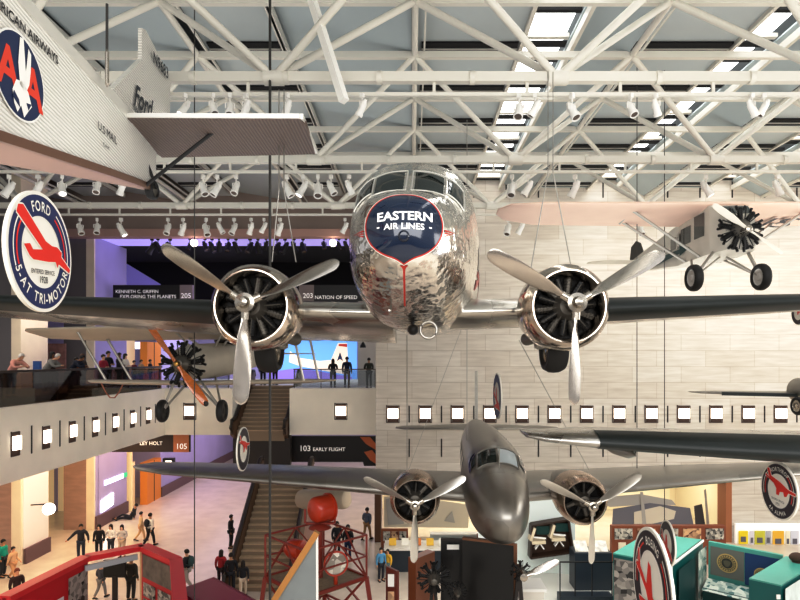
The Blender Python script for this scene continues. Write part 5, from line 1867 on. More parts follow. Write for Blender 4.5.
MB().lohi((P(560, 0, dq).x, dq - .05, .12), (P(613, 0, dq).x, dq + .5, .45)).build('base', M_DKBLUE, t)
# back counters with warm photo boards
for (x0, x1, yt, yb, dd, lab, mt) in ((381, 408, 529, 552, 29.5, 'rust wooden photo board at the alcove corner beside the lilac floor', M_RUSTW), (477, 500, 534, 552, 29, 'rust wooden photo board behind the black panels', M_RUSTW)):
    p, q = P(x0, yt, dd), P(x1, yb, dd)
    t = thing('photo_board', lab, 'display panel', ((p.x + q.x) / 2, dd, 0))
    MB().lohi((p.x, dd, 0), (q.x, dd + .12, p.z)).build('board', mt, t)
    for k in range(3):
        w_ = (q.x - p.x)
        MB().lohi((p.x + w_ * (.08 + .3 * k), dd - .03, p.z - .6), (p.x + w_ * (.34 + .3 * k), dd, p.z - .12)).build('photo', M_WARMPH if k % 2 else M_PHOTOS, t)
    MB().lohi((p.x + .15, dd - .03, p.z - .95), (q.x - .15, dd, p.z - .72)).build('caption_strip', M_WHITE, t)
t = thing('exhibit_counter', 'long white exhibit counter loaded with yellow and white leaflets', 'counter', tuple(P(425, 565, 27.5)))
p, q = P(386, 548, 27.5), P(468, 562, 27.5)
MB().lohi((p.x, 27.5, 0), (q.x, 28.6, p.z - .1)).build('body', M_DKBLUE, t)
MB().lohi((p.x - .1, 27.4, p.z - .1), (q.x + .1, 28.7, p.z)).build('counter_top', mat('counter_white', '#e8e6df', 0.4), t)
for k in range(7):
    x = p.x + .3 + k * .6
    MB().box(V(x, 27.9, p.z + .17), (0.34, .05, .34), 0, M=Matrix.Rotation(-.4, 3, 'X')).build('leaflet', mat(f'leaflet_{k % 3}', ('#e9c34a', '#f3efe4', '#d98d4a')[k % 3], 0.6), label=f'small display card on the long white counter, {ORD[k]} from the alcove corner', cat='leaflet', group='cards on the long white counter')
p, q = P(430, 533, 30), P(500, 552, 30)
t = thing('shelf_unit', 'pale shelf with dark objects behind the black panels', 'shelf', ((p.x + q.x) / 2, 30, 0))
MB().lohi((p.x, 30, 0), (q.x, 30.1, p.z)).build('back', M_PALEB, t)
MB().lohi((p.x, 29.6, q.z + .2), (q.x, 30, q.z + .26)).lohi((p.x, 29.6, p.z), (q.x, 30.05, p.z + .06)).build('shelf', M_WHITE, t)
for k in range(4):
    x = p.x + .5 + k * .72
    m = MB().lathe([(0, .12), (.1, .16), (.3, .13), (.42, .05)], V(x, 29.8, q.z + .26), (0, 0, 1), 14, caps=True)
    m.build('model_object', (M_DKBLUE if k % 2 else M_ENGG), label=f'small dark vase-shaped object on the pale shelf, {ORD[k]} from the wooden panel', cat='model', group='objects on the pale shelf', smooth=40)
# rust wood photo wall at the right of the alcove
p, q = P(612, 526, 28.5), P(726, 552, 28.5)
t = thing('photo_wall', 'low rust wooden wall with a frieze of old photographs', 'display wall', ((p.x + q.x) / 2, 28.5, 0))
MB().lohi((p.x, 28.5, 0), (q.x, 28.8, p.z)).build('board', M_RUSTW, t)
for k in range(5):
    w_ = (q.x - p.x) / 5
    MB().lohi((p.x + w_ * k + .12, 28.46, p.z - .65), (p.x + w_ * (k + 1) - .12, 28.5, p.z - .12)).build('photo', M_PHOTOS if k % 2 == 0 else M_WARMPH, t)
    MB().lohi((p.x + w_ * k + .3, 28.46, p.z - 1.3), (p.x + w_ * (k + .6), 28.5, p.z - .8)).build('caption_panel', mat('caption_cream', '#e6d8c2', 0.6), t)
# mural of old aeroplanes on the alcove wall
t = thing('wall_mural', 'cream wall mural showing grey vintage airplanes in the alcove', 'mural', (9, 38.9, 0.2))
MB().lohi((1.0, 38.92, 0.3), (17.3, 38.99, 3.55)).build('panel', mat('mural_cream', '#f3ead0', 0.7, emit=0.15), t)
m = MB()
D = 33.2
def mp(pl, mi=0, off=0.0):
    m.poly([P(x, y, D - off) for x, y in pl], mi)
# a grey airplane body, wing, engine and propeller as relief boards standing before the mural
t2 = thing('airplane_cutout', 'large grey picture of a propeller airplane standing in the alcove', 'cutout', tuple(P(650, 530, D)))
mp([(606, 497), (640, 494), (672, 500), (676, 505), (640, 505), (610, 507), (600, 503)], 1)
mp([(613, 509), (650, 503), (690, 508), (694, 527), (640, 530), (612, 525)], 0, .02)
mp([(634, 512), (660, 506), (676, 511), (674, 519), (652, 524), (634, 524)], 2, .04)
mp([(694, 506), (702, 504), (706, 530), (696, 532)], 3, .02)
mp([(704, 490), (706, 489), (710, 530), (707, 531)], 1, .05)
mp([(640, 492), (643, 492), (647, 531), (643, 531)], 1, .05)
m.build('picture', [mat('cutout_grey', '#7d7c84', 0.6), mat('cutout_pale', '#b9b6b0', 0.6), mat('cutout_light', '#dcd5c4', 0.6), mat('cutout_dark', '#4a4745', 0.6)], t2)
t3 = thing('airplane_cutout', 'pale cream wing shape standing behind the grey airliner engine', 'cutout', tuple(P(430, 530, D)))
m = MB()
mp([(384, 497), (400, 494), (470, 505), (468, 528), (384, 527)], 0)
mp([(386, 499), (398, 497), (404, 524), (388, 525)], 1, .03)
mp([(444, 521), (452, 511), (455, 523)], 1, .03)
m.build('picture', [mat('cutout_cream', '#ded6c4', 0.6), mat('cutout_pale', '#b9b6b0', 0.6)], t3)
# white poster shelf right of the alcove
p, q = P(734, 523, 31.9), P(812, 545, 31.9)
t = thing('poster_shelf', 'bright white shelf with a row of posters along the foot of the stone wall', 'shelf', ((p.x + q.x) / 2, 31.8, 0))
MB().lohi((p.x, 31.75, 0), (q.x, 31.9, p.z)).build('back', mat('shelf_white', '#f4f3ef', 0.5, emit=0.25), t)
MB().lohi((p.x, 31.2, q.z - .1), (q.x, 31.75, q.z)).build('ledge', M_WHITE, t)
for k, (x0, x1, cc, yb) in enumerate(((739, 748, '#e9d020', 544), (750, 754, '#d9d4dc', 545), (755, 765, '#c9c54a', 545), (766, 771, '#b5b5ba', 545), (773, 784, '#e8b93f', 546), (786, 790, '#efe6cf', 546), (791, 799, '#d5d5dd', 546))):
    a, b = P(x0, 531, 31.6), P(x1, yb, 31.6)
    mm = MB().lohi((a.x, 31.6, b.z), (b.x, 31.64, a.z), 0)
    mm.lohi((a.x + (b.x - a.x) * .2, 31.585, b.z + .12), (b.x - (b.x - a.x) * .25, 31.6, b.z + .4), 1)
    mm.build('poster', [mat('poster_' + cc[1:], cc, 0.5), mat('poster_grey_print', '#6d6a72', 0.6)], label=f'small upright {"yellow" if k in (0, 2, 4) else "pale"} poster on the white shelf, {ORD[k]} from the oak trim', cat='poster', group='posters on the white shelf')

# ================================================================ teal display cases
M_TEAL = mat('teal_case', '#0c5f5c', 0.35)
M_TEALT = mat('teal_case_top', '#4f9e92', 0.3, var=.06, vscale=1.5)
M_TEALD = mat('teal_case_inside', '#0a3f3e', 0.5)
Ht = 3.0
def case(name, label, pts, h, top=True):
    t = thing(name, label, 'display case', (sum(p.x for p in pts) / len(pts), sum(p.y for p in pts) / len(pts), 0))
    MB().prism([V(p.x, p.y, 0) for p in pts], (0, 0, h - .05)).build('body', M_TEAL, t)
    MB().prism([V(p.x, p.y, h - .05) for p in pts], (0, 0, .05)).build('top', M_TEALT, t)
    return t
A_, B_, C_, D_ = G(613, 553, Ht), G(647, 533, Ht), G(703, 539.5, Ht), G(671, 564, Ht)
t = case('display_case', 'tall teal exhibit case with a large photo on its front beside the disc signs', [A_, B_, C_, D_], Ht)
MB().poly([D_.lerp(A_, u) + V(0, -.02, z - Ht) + (A_ - D_).cross(V(0, 0, 1)).normalized() * -0.03 for u, z in ((.45, .2), (.98, .2), (.98, 2.85), (.45, 2.85))]).build('photo_panel', M_PHOTO, t)
m = MB()
for a, b in ((D_, C_),):
    m.bar(V(a.x, a.y, Ht - .04), V(b.x, b.y, Ht - .04), .08, .08)
    m.bar(V(a.x, a.y, 0), V(a.x, a.y, Ht), .08, .08)
m.build('white_edge', M_WHITE, t)
MB().poly([D_.lerp(C_, u) + V(.1, -.06, z - Ht) for u, z in ((.12, .3), (.62, .3), (.62, 2.7), (.12, 2.7))]).build('niche', M_TEALD, t)
MB().poly([D_.lerp(C_, u) + V(.12, -.08, z - Ht) for u, z in ((.7, .9), (.98, .9), (.98, 2.8), (.7, 2.8))]).build('photo_panel', photo_mat('teal_photos', '#17706c', '#d9dbd0', 5), t)
# wall of emblems
E_, F_ = G(709, 541, Ht), G(783, 555, Ht)
t = thing('emblem_wall', 'grey and blue exhibit wall with round gold seals between the teal cases', 'display wall', ((E_.x + F_.x) / 2, (E_.y + F_.y) / 2, 0))
m = MB()
wall_seg(m, E_, F_, 0, Ht, .16)
m.build('wall_panel', M_TEALT, t)
n_ = (F_ - E_).normalized()
ns = n_.cross(V(0, 0, 1)).normalized()
if ns.y > 0:
    ns = -ns
def ew(u, z, off=.1):
    p = E_.lerp(F_, u) + ns * off
    return V(p.x, p.y, z)
MB().poly([ew(.03, 1.75), ew(.5, 1.75), ew(.5, 2.85), ew(.03, 2.85)]).build('grey_panel', mat('olive_grey_panel', '#6e7068', 0.5), t)
MB().poly([ew(.51, 1.65), ew(.97, 1.65), ew(.97, 2.85), ew(.51, 2.85)]).build('blue_panel', mat('deep_blue_panel', '#123a6b', 0.5), t)
for u, z, r_ in ((.27, 2.32, .36), (.74, 2.15, .26)):
    c = ew(u, z, .13)
    m = MB()
    for rr_, mi, off in ((1, 0, 0), (.86, 1, .006), (.6, 0, .012), (.54, 2, .018)):
        m.poly([c + n_ * (math.cos(a) * r_ * rr_) + V(0, 0, math.sin(a) * r_ * rr_) + ns * off for a in [2 * math.pi * k / 32 for k in range(32)]], mi)
    for k in range(20):
        a = 2 * math.pi * k / 20
        m.box(c + n_ * (math.cos(a) * r_ * .73) + V(0, 0, math.sin(a) * r_ * .73) + ns * .02, (.05, .02, .05), 0, 0)
    m.poly([c + n_ * (x * r_) + V(0, 0, y * r_) + ns * .026 for x, y in ((-.35, .2), (-.1, .3), (.1, .3), (.35, .2), (.3, -.1), (.12, -.35), (-.12, -.35), (-.3, -.1))], 1)
    m.build('round_seal', [mat('seal_gold', '#c2ab72', 0.4, .3), mat('seal_olive', '#5c5a48', 0.5), mat('seal_dark', '#2c2f2a', 0.5)], t)
# sloping counter below
m = MB()
p0, p1 = E_ + ns * .2, F_ + ns * .2
t = thing('exhibit_desk', 'sloping teal desk of photographs below the seal wall', 'desk', tuple(V((p0.x + p1.x) / 2, (p0.y + p1.y) / 2, 0)))
MB().prism([V(p0.x, p0.y, 1.45), V(p1.x, p1.y, 1.45), V(p1.x, p1.y, 0) + ns * .0, V(p0.x, p0.y, 0)], ns * .7).build('body', M_TEALD, t)
MB().add([V(p0.x, p0.y, 1.62), V(p1.x, p1.y, 1.62), V(p1.x, p1.y, 1.4) + ns * .85, V(p0.x, p0.y, 1.4) + ns * .85], [(0, 1, 2, 3)]).build('photo_surface', photo_mat('desk_photos', '#1b6f70', '#dfe3da', 6), t)
# near teal block
q = [G(749, 578, Ht), G(786, 556, Ht), G(818, 562, Ht), G(781, 585, Ht)]
t = case('display_case', 'teal exhibit block at the picture corner with pale frosted side', q, Ht)
MB().poly([q[3].lerp(q[2], u) + V(.06, -.06, z - Ht) for u, z in ((.03, 0), (1, 0), (1, 2.88), (.03, 2.88))]).build('frosted_side', mat('frosted_white', '#cfdcd8', 0.4, var=.15, vscale=3), t)
MB().box(q[3] + V(-.12, -.06, -.35), (.12, .03, .14)).build('label_plate', M_WHITE, t)
p = G(797, 562, Ht)
MB().ball(V(p.x, p.y, Ht + .16), .2, 14, 10, sc=(1.3, 1, .85)).lathe([(0, .16), (.06, .1)], V(p.x, p.y, Ht), (0, 0, 1), 14).build('brown_hat', mat('brown_felt', '#4a3326', 0.8), smooth=50, label='small round brown object resting on the teal block', cat='hat')
# foreground bits on the lower floor
t = thing('airplane_model', 'white slender propeller blade lying on the pale platform', 'propeller blade', tuple(G(580, 596, .12)))
m = MB()
a, b = G(567, 592, .2), G(592, 600, .2)
m.bar(a, b, .12, .04)
m.build('blade', M_WHITE, t)
# ================================================================ people
SK = {}


def skin(verts, edges, radii, sub=1):
    me = bpy.data.meshes.new('figure')
    me.from_pydata(verts, edges, [])
    ob = bpy.data.objects.new('figure', me)
    COL.objects.link(ob)
    md = ob.modifiers.new('skin', 'SKIN')
    md.use_smooth_shade = True
    for i, r in enumerate(radii):
        rr = r if isinstance(r, tuple) else (r, r)
        me.skin_vertices[0].data[i].radius = rr
        me.skin_vertices[0].data[i].use_root = (i == 0)
    if sub:
        s2 = ob.modifiers.new('sub', 'SUBSURF')
        s2.levels = sub
        s2.render_levels = sub
    dg = bpy.context.evaluated_depsgraph_get()
    dg.update()
    out = bpy.data.meshes.new_from_object(ob.evaluated_get(dg))
    bpy.data.objects.remove(ob)
    bpy.data.meshes.remove(me)
    return out


def pose(kind):
    """joints of a 1.75 m figure facing -Y"""
    J = dict(pel=(0, 0, .95), sp=(0, 0, 1.14), ch=(0, 0, 1.36), nk=(0, -.01, 1.5), hd=(0, -.03, 1.61), tp=(0, -.02, 1.72), ch2=(0, 0, 1.42), nb=(0, .0, 1.47))
    for s, n in ((-1, 'r'), (1, 'l')):
        J['sh' + n] = (s * .19, 0, 1.41)
        J['el' + n] = (s * .25, .03, 1.13)
        J['wr' + n] = (s * .26, -.06, .88)
        J['ha' + n] = (s * .25, -.1, .78)
        J['hp' + n] = (s * .1, 0, .9)
        J['kn' + n] = (s * .11, -.02, .5)
        J['an' + n] = (s * .11, .03, .09)
        J['to' + n] = (s * .13, -.14, .04)
    if kind == 'walk':
        J['knr'], J['anr'], J['tor'] = (-.1, -.14, .51), (-.1, -.2, .1), (-.11, -.37, .06)
        J['knl'], J['anl'], J['tol'] = (.1, .06, .5), (.1, .32, .16), (.11, .2, .03)
        J['wrr'], J['har'] = (-.26, .12, .92), (-.26, .14, .83)
        J['wrl'], J['hal'] = (.25, -.22, .95), (.24, -.27, .87)
    if kind == 'point':
        J['elr'], J['wrr'], J['har'] = (-.4, -.05, 1.22), (-.58, -.12, 1.05), (-.66, -.14, 1.0)
        J['ell'], J['wrl'], J['hal'] = (.3, .05, 1.15), (.34, -.05, .93), (.34, -.08, .84)
    if kind == 'lean':
        for k in ('ch', 'ch2', 'nb', 'nk', 'hd', 'tp', 'shl', 'shr'):
            x, y, z = J[k]
            dz = z - .95
            J[k] = (x, y - dz * .62, .95 + dz * .82)
        J['sp'] = (0, -.08, 1.12)
        for s, n in ((-1, 'r'), (1, 'l')):
            J['el' + n], J['wr' + n], J['ha' + n] = (s * .3, -.5, 1.12), (s * .1, -.66, 1.16), (s * .02, -.7, 1.17)
        J['hd'] = (0, -.5, 1.48)
        J['tp'] = (0, -.53, 1.58)
    if kind == 'fold':
        for s, n in ((-1, 'r'), (1, 'l')):
            J['el' + n], J['wr' + n], J['ha' + n] = (s * .27, -.06, 1.14), (s * .12, -.24, 1.12), (s * .02, -.27, 1.14)
    if kind == 'sit':
        for k in list(J):
            x, y, z = J[k]
            J[k] = (x, y + (z - .95) * .45, z - .82)
        for s, n in ((-1, 'r'), (1, 'l')):
            J['hp' + n], J['kn' + n], J['an' + n], J['to' + n] = (s * .1, -.05, .12), (s * .14, -.5, .3 if s < 0 else .16), (s * .14, -.85, .1), (s * .16, -.93, .18)
            J['wr' + n], J['ha' + n] = (s * .36, .22, .12), (s * .38, .2, .05)
            J['el' + n] = (s * .34, .2, .32)
    return J


def figure_meshes(kind):
    if kind in SK:
        return SK[kind]
    J = pose(kind)

    def chain(keys, links, rad):
        ix = {k: i for i, k in enumerate(keys)}
        return skin([J[k] for k in keys], [(ix[a], ix[b]) for a, b in links], [rad[k] for k in keys])
    arms = [('ch2', 'shr'), ('shr', 'elr'), ('elr', 'wrr'), ('wrr', 'har'), ('ch2', 'shl'), ('shl', 'ell'), ('ell', 'wrl'), ('wrl', 'hal')]
    legs = [('pel', 'hpr'), ('hpr', 'knr'), ('knr', 'anr'), ('anr', 'tor'), ('pel', 'hpl'), ('hpl', 'knl'), ('knl', 'anl'), ('anl', 'tol')]
    rad = dict(pel=(.15, .11), sp=(.13, .1), ch=(.15, .1), ch2=(.13, .09), nk=.052, hd=(.078, .092), tp=(.06, .07), shr=.05, shl=.05, elr=.042, ell=.042, wrr=.03, wrl=.03, har=(.04, .025), hal=(.04, .025),
               hpr=.085, hpl=.085, knr=.058, knl=.058, anr=.04, anl=.04, tor=.035, tol=.035)
    body = chain(list(rad), [('pel', 'sp'), ('sp', 'ch'), ('ch', 'ch2'), ('ch2', 'nk'), ('nk', 'hd'), ('hd', 'tp')] + arms + legs, rad)
    # nose and brow of the face, joined to the head
    r2 = dict(sp=(.17, .13), pel=(.17, .135), ch=(.19, .135), ch2=(.2, .13), nb=(.11, .095), shr=.105, shl=.105, elr=.062, ell=.062, wrr=.046, wrl=.046)
    top = chain(['sp', 'pel', 'ch', 'ch2', 'nb', 'shr', 'elr', 'wrr', 'shl', 'ell', 'wrl'], [('pel', 'sp'), ('sp', 'ch'), ('ch', 'ch2'), ('ch2', 'nb')] + [a for a in arms if not a[1].startswith('ha')], r2)
    r3 = dict(pel=(.155, .125), hpr=.105, hpl=.105, knr=.08, knl=.08, anr=.062, anl=.062)
    leg = chain(['pel', 'hpr', 'knr', 'anr', 'hpl', 'knl', 'anl'], [a for a in legs if not a[1].startswith('to')], r3)
    SK[kind] = (body, top, leg, J)
    return SK[kind]


def obj_from(name, me, m, parent, loc=(0, 0, 0)):
    o = bpy.data.objects.new(name, me)
    COL.objects.link(o)
    o.parent = parent
    o.location = loc
    if not me.materials:
        me.materials.append(None)
    o.material_slots[0].link = 'OBJECT'
    o.material_slots[0].material = m
    return o


_HAIR = {}


def hair_mesh(kind, long, J):
    k = (kind, long)
    if k in _HAIR:
        return _HAIR[k]
    h = Vector(J['hd'])
    tp = Vector(J['tp'])
    c = h.lerp(tp, 0.45) + V(0, 0.012, 0.012)
    m = MB()
    rings = []
    for i in range(9):
        t = i / 8
        ph = math.pi * (0.02 + 0.6 * t)
        ring = []
        for j in range(18):
            a = 2 * math.pi * j / 18
            front = max(0, -math.sin(a))
            p2 = ph * (1 - 0.42 * front)
            q = V(math.cos(a) * math.sin(p2) * .102, math.sin(a) * math.sin(p2) * .118, math.cos(p2) * .125)
            if long and t > 0.7 and front < 0.3:
                q.z -= (t - 0.7) * 0.75
            ring.append(c + q)
        rings.append(ring)
    m.loft(rings, True)
    me = bpy.data.meshes.new('hair')
    me.from_pydata(m.v, [], m.f)
    me.polygons.foreach_set('use_smooth', [True] * len(me.polygons))
    _HAIR[k] = me
    return me


def shoe_mesh(kind, n, J):
    k = (kind, n)
    if k in _HAIR:
        return _HAIR[k]
    a, t = Vector(J['an' + n]), Vector(J['to' + n])
    m = MB()
    f = (t - a)
    f.z = 0
    f.normalize()
    s = V(f.y, -f.x, 0)
    rings = []
    base = min(a.z - .09, t.z - .04)
    for u, w, h in ((-.09, .03, .05), (-.07, .045, .09), (0, .05, .11), (.09, .052, .075), (.17, .05, .055), (.22, .025, .03)):
        c = V(a.x, a.y, 0) + f * u
        z0 = (a.z - .09) + ((t.z - .04) - (a.z - .09)) * min(1, max(0, u / .18))
        rings.append([c - s * w + V(0, 0, z0), c + s * w + V(0, 0, z0), c + s * w * .9 + V(0, 0, z0 + h * .6), c + V(0, 0, z0 + h), c - s * w * .9 + V(0, 0, z0 + h * .6)])
    m.loft(rings, True)
    me = bpy.data.meshes.new('shoe')
    me.from_pydata(m.v, [], m.f)
    me.polygons.foreach_set('use_smooth', [True] * len(me.polygons))
    _HAIR[k] = me
    return me


SKINS = ('#d9a785', '#b98762', '#8a5c40', '#e2b79a')


def person(label, loc, rz, kind='stand', top='#333333', legs='#222222', hair='#1e1713', sk=0, h=1.72, long=False, group=None, cap=None, shoes='#1a1818', bag=None):
    body, tm_, lm_, J = figure_meshes(kind)
    t = thing('person', label, 'person', (0, 0, 0), group)
    obj_from('body', body, mat('skin_' + str(sk), SKINS[sk], 0.6), t)
    obj_from('top', tm_, mat('cloth_' + top, top, 0.85), t)
    obj_from('trousers', lm_, mat('cloth_' + legs, legs, 0.85), t)
    obj_from('hair', hair_mesh(kind, long, J), mat('hair_' + (cap or hair), cap or hair, 0.7), t)
    for n in 'rl':
        obj_from('shoe', shoe_mesh(kind, n, J), mat('cloth_' + shoes, shoes, 0.7), t)
    if bag:
        key = ('bag', kind)
        if key not in _HAIR:
            c = Vector(J['ch']) + V(0, .2, -.08)
            m = MB()
            m.ball(c, .2, 14, 10, sc=(.85, .6, 1.15))
            m.path([Vector(J['shr']) + V(.07, .06, .07), Vector(J['shr']) + V(.07, -.1, .02), Vector(J['sp']) + V(-.14, -.12, .05), c + V(-.12, 0, -.15)], .02, 6)
            m.path([Vector(J['shl']) + V(-.07, .06, .07), Vector(J['shl']) + V(-.07, -.1, .02), Vector(J['sp']) + V(.14, -.12, .05), c + V(.12, 0, -.15)], .02, 6)
            me = bpy.data.meshes.new('backpack')
            me.from_pydata(m.v, [], m.f)
            me.polygons.foreach_set('use_smooth', [True] * len(me.polygons))
            _HAIR[key] = me
        obj_from('backpack', _HAIR[key], mat('cloth_' + bag, bag, 0.8), t)
    s = h / 1.75
    t.scale = (s, s, s)
    t.location = loc
    t.rotation_euler = (0, 0, rz)
    return t


# lower floor
person('man in dark jacket and pale shirt with one arm held out', G(81, 560), R(20), 'point', '#26242a', '#2b2f3d', h=1.78, sk=1)
person('woman in black top and skirt standing by the red kiosk', G(99, 558), R(10), 'stand', '#17161a', '#1b1a1e', long=True, h=1.68, sk=3)
person('woman in white top with long dark hair beside the woman in black', G(111, 556), R(-10), 'fold', '#e9e4df', '#3a3a42', long=True, h=1.6, sk=3)
person('woman in pale grey top with long dark hair nearest the backpacker', G(122, 557), R(5), 'fold', '#cfc8c2', '#c9b39a', long=True, h=1.62, sk=3)
person('walker in white shirt and black shorts with dark backpack', G(150, 546), R(150), 'walk', '#e6e2da', '#1c1b20', h=1.75, bag='#20222a', sk=1)
person('person in sand coloured clothes walking next to the backpacker', G(141, 541), R(120), 'walk', '#d9c09c', '#cfae84', h=1.6, sk=0)
person('person in black sitting on the floor against the lilac wall', G(131, 519), R(-70), 'sit', '#1b1b22', '#20202a', h=1.72, sk=1)
person('person in teal shirt at the foot of the brown pier', G(3, 577), R(90), 'stand', '#18a08c', '#2a2b30', h=1.72, sk=1)
person('child in beige clothes walking past the pale pier', G(13, 580), R(80), 'walk', '#d8b48e', '#c99f75', h=1.5, sk=0)
person('person in dark top with auburn hair behind the red kiosk wall', G(17, 612), R(60), 'stand', '#3a2222', '#2a2020', hair='#7a3a22', h=1.72, sk=0)
person('man in dark shirt standing inside the red kiosk facing away', G(131, 601), R(170), 'stand', '#2e2820', '#28231d', h=1.85, sk=1)
person('child with dark hair inside the red kiosk beside the photo mural', G(101, 598), R(160), 'walk', '#4a4a52', '#8f8a84', h=1.45, sk=0)
person('walker in dark top and grey shorts bending by the maroon case', G(187, 590), R(-100), 'walk', '#23262e', '#b9b3ac', h=1.75, bag='#3d5a5a', sk=0)
person('person in red top at the foot of the escalator', G(221, 588), R(170), 'stand', '#a8242c', '#2a2228', h=1.65, long=True, sk=2)
person('person in black jacket at the foot of the escalator facing the steps', G(231, 593), R(200), 'stand', '#1b1b20', '#26262c', h=1.7, sk=1)
person('person in black top and pale skirt just off the escalator', G(243, 598), R(190), 'walk', '#202026', '#d8c9b4', h=1.55, long=True, sk=3)
person('dark figure in black standing left of the escalator balustrade', G(231, 548), R(90), 'stand', '#1a191e', '#1a191e', h=1.75, sk=2)
person('man in slate blue shirt and tan trousers walking on the lilac floor', G(367, 540), R(150), 'walk', '#5a6478', '#a58058', h=1.78, sk=1)
person('person in black behind the beacon tower, further from the alcove', G(337, 556), R(30), 'stand', '#1d1c22', '#24232a', h=1.75, sk=1)
person('person in black with dark bag behind the beacon tower, nearer the alcove', G(348, 560), R(-20), 'stand', '#1a1a20', '#1e2a4a', h=1.75, bag='#24242c', sk=0)
person('child in light blue shirt at the alcove corner', G(381, 581), R(30), 'stand', '#5f9fc4', '#2a2c36', h=1.5, sk=0)
person('child in yellow shirt next to the child in light blue', G(388, 579), R(-40), 'stand', '#e2b83a', '#8fb0b8', h=1.35, sk=0)


# upper side gallery, leaning over the smoked glass
def rail(px, kind='lean', back=0.0):
    x = LX - 0.2 - (0.66 if kind == 'lean' else 0.42) - back
    return (x, -x * F / (CX - px), ST + .25)


LEAN = 'visitors leaning on the side gallery rail'
person('person in pink hooded jacket and white cap leaning on the gallery rail', rail(11), R(75), 'lean', '#e3a898', '#3a3236', cap='#e9e2da', h=1.76, sk=0)
person('person in grey jacket and pale cap leaning on the gallery rail', rail(45), R(95), 'lean', '#8f8d88', '#2a2930', cap='#cfc9c0', h=1.78, sk=0)
person('person with dark hair behind the grey jacket', rail(52, 'fold', .7), R(90), 'fold', '#3a2a2a', '#26222a', h=1.74, long=True, sk=2)
person('person in navy shirt leaning low on the gallery rail', rail(71), R(95), 'lean', '#1d2436', '#25252c', h=1.72, sk=2)
person('person in orange brown top standing behind the smoked glass', rail(76, 'fold', .25), R(80), 'fold', '#9a5530', '#3a2a26', h=1.5, sk=1)
person('person with short brown hair and dark top beside the navy shirt', rail(82, 'fold', .2), R(90), 'fold', '#4a4038', '#2a2a30', hair='#5a3a26', h=1.66, sk=0)
person('person in crimson top standing at the gallery rail', rail(103, 'fold'), R(80), 'fold', '#9c2436', '#2a2226', h=1.64, sk=0)
person('tall person in dark top behind the crimson top', rail(108, 'fold', .5), R(80), 'fold', '#1e1d24', '#1e1d24', h=1.82, sk=1)
person('person in black top with dark hair between crimson and white tops', rail(119, 'fold', .1), R(95), 'fold', '#17161b', '#1e1d24', h=1.74, sk=2)
person('person in white top with dark hair at the gallery rail', rail(125, 'fold'), R(85), 'fold', '#e2dcd2', '#2e2e38', h=1.7, long=True, sk=3)
person('child in dark red top at the gallery rail near the orange door', rail(134, 'fold'), R(85), 'fold', '#7a2530', '#26222a', h=1.35, sk=0)
person('child in tan top at the gallery rail near the orange door', rail(141, 'fold'), R(85), 'fold', '#b99a72', '#26222a', h=1.38, sk=0)
person('person in dark top at the gallery corner by the wooden propeller', rail(150, 'fold', .2), R(100), 'fold', '#232028', '#26222a', h=1.4, sk=1)
# far gallery
def far(px, d=34.6):
    return (P(px, 0, d).x, d, ST)


person('dark silhouetted person in black coat before the blue screen', far(333), R(185), 'fold', '#131318', '#15151b', h=1.68, long=True, sk=2)
person('dark silhouetted tall man in navy before the blue screen', far(347), R(175), 'stand', '#16203a', '#14161d', h=1.8, sk=1)
person('person in olive jacket standing at the pale wall on the far gallery', far(369, 34.3), R(-160), 'fold', '#33372f', '#1a1a20', h=1.74, sk=1)
person('dark figure on the far gallery behind the airliner wheel, further from the screen', far(263, 37.8), R(180), 'stand', '#22212a', '#1d1c24', h=1.7, sk=1)
person('dark figure on the far gallery behind the airliner wheel, closer to the screen', far(275, 38.2), R(170), 'fold', '#2a2733', '#1d1c24', h=1.66, sk=0)
# ================================================================ light and camera
def area(name, loc, rot, sx, sy, power, col=(1, 1, 1)):
    l = bpy.data.lights.new(name, 'AREA')
    l.shape = 'RECTANGLE'
    l.size, l.size_y = sx, sy
    l.energy = power
    l.color = col
    o = bpy.data.objects.new(name, l)
    COL.objects.link(o)
    o.location = loc
    o.rotation_euler = [R(a) for a in rot]
    return o


def point(name, loc, power, col, r=0.3):
    l = bpy.data.lights.new(name, 'POINT')
    l.energy = power
    l.color = col
    l.shadow_soft_size = r
    o = bpy.data.objects.new(name, l)
    COL.objects.link(o)
    o.location = loc
    return o


w = bpy.data.worlds.new('daylight')
scn.world = w
w.use_nodes = True
nt = w.node_tree
bg = nt.nodes['Background']
tc = nt.nodes.new('ShaderNodeTexCoord')
sp = nt.nodes.new('ShaderNodeSeparateXYZ')
nt.links.new(tc.outputs['Generated'], sp.inputs['Vector'])
mr = nt.nodes.new('ShaderNodeMapRange')
mr.inputs['From Min'].default_value = -0.6
mr.inputs['From Max'].default_value = 0.6
nt.links.new(sp.outputs['Z'], mr.inputs['Value'])
rp = nt.nodes.new('ShaderNodeValToRGB')
rp.color_ramp.elements[0].color = (0.16, 0.12, 0.09, 1)
rp.color_ramp.elements[1].color = (0.95, 0.97, 1.0, 1)
nt.links.new(mr.outputs['Result'], rp.inputs['Fac'])
nt.links.new(rp.outputs['Color'], bg.inputs['Color'])
bg.inputs['Strength'].default_value = 0.9

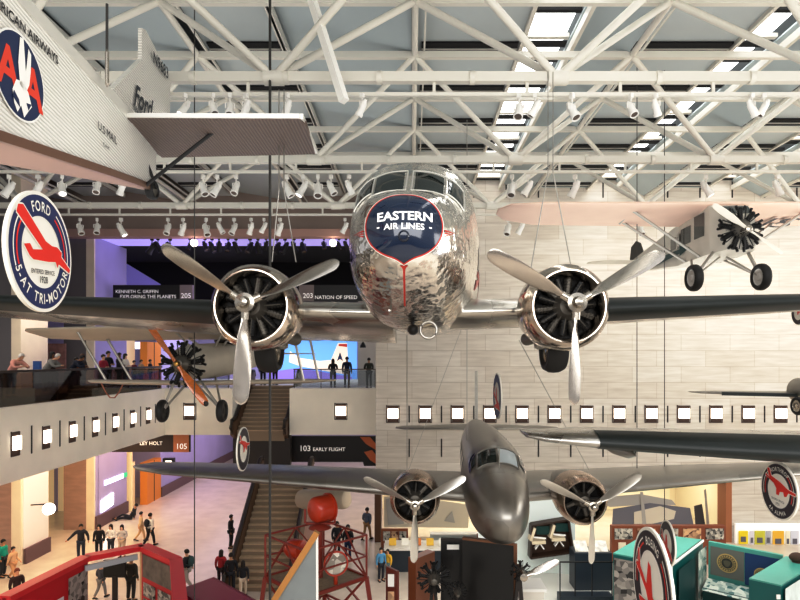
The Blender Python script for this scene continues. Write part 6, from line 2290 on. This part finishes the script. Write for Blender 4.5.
# unseen fill lamps added behind the viewer and at the side, then wall washes
area('front_fill_light', (4, -9, 15), (62, 0, 0), 34, 8, 3300, (1.0, 0.98, 0.95))
area('side_fill_light', (30, 14, 14), (75, 0, 90), 24, 8, 2300, (1.0, 0.97, 0.93))
area('stone_wall_wash', (15, 26.5, 16.0), (62, 0, 0), 16, 0.6, 330, (1.0, 0.95, 0.88))
area('roof_fill_light', (2, 16, 12.5), (180, 0, 0), 30, 18, 1000, (0.95, 0.98, 1.0))  # unseen lamp in mid-air, added to brighten the ceiling
area('corridor_lower_warm', (-17, 27, 5.6), (0, 0, 0), 4, 22, 680, (1.0, 0.76, 0.52))
area('corridor_lower_lilac', (-15, 46, 5.6), (0, 0, 0), 5, 20, 420, (0.88, 0.76, 1.0))
area('corridor_under_far', (-6, 46, 5.6), (0, 0, 0), 8, 20, 240, (0.95, 0.85, 0.95))
area('gallery_lilac', (-13, 44, 11.8), (0, 0, 0), 12, 6, 300, (0.84, 0.8, 1.0))
area('gallery_side', (-17.4, 24, 12.5), (0, 0, 0), 3, 14, 260, (1.0, 0.88, 0.78))
area('alcove_light', (8, 35, 3.55), (0, 0, 0), 18, 2.5, 420, (1.0, 0.93, 0.8))

area('exhibit_fill_light', (6, 22, 5.4), (0, 0, 0), 16, 6, 430, (1.0, 0.97, 0.93))  # floating lamp, unseen from above, added to brighten the lower exhibits
area('gallery_violet_wash', (-11, 36.5, 14.5), (0, 90, 0), 3, 4, 160, (0.6, 0.5, 1.0))
cd = bpy.data.cameras.new('camera')
cam = bpy.data.objects.new('camera', cd)
COL.objects.link(cam)
cam.location = (0, 0, CZ)
cam.rotation_euler = (math.pi / 2, 0, 0)
cd.sensor_width = 36
cd.lens = 36 * F / 800
cd.shift_x = -(CX - 400) / 800
cd.shift_y = (CY - 300) / 800
cd.clip_end = 300
scn.camera = cam
scn.view_settings.view_transform = 'Standard'
scn.view_settings.look = 'None'
scn.view_settings.exposure = 0.25
scn.view_settings.use_curve_mapping = True
cm = scn.view_settings.curve_mapping
cv = cm.curves[3]
cv.points.new(0.22, 0.165)
cv.points.new(0.7, 0.76)
cm.update()
try:
    scn.cycles.max_bounces = 7
    scn.cycles.diffuse_bounces = 3
    scn.cycles.glossy_bounces = 4
    scn.cycles.transparent_max_bounces = 12
    scn.cycles.sample_clamp_indirect = 6
    scn.cycles.caustics_reflective = False
    scn.cycles.caustics_refractive = False
    scn.cycles.use_denoising = True
except Exception:
    pass
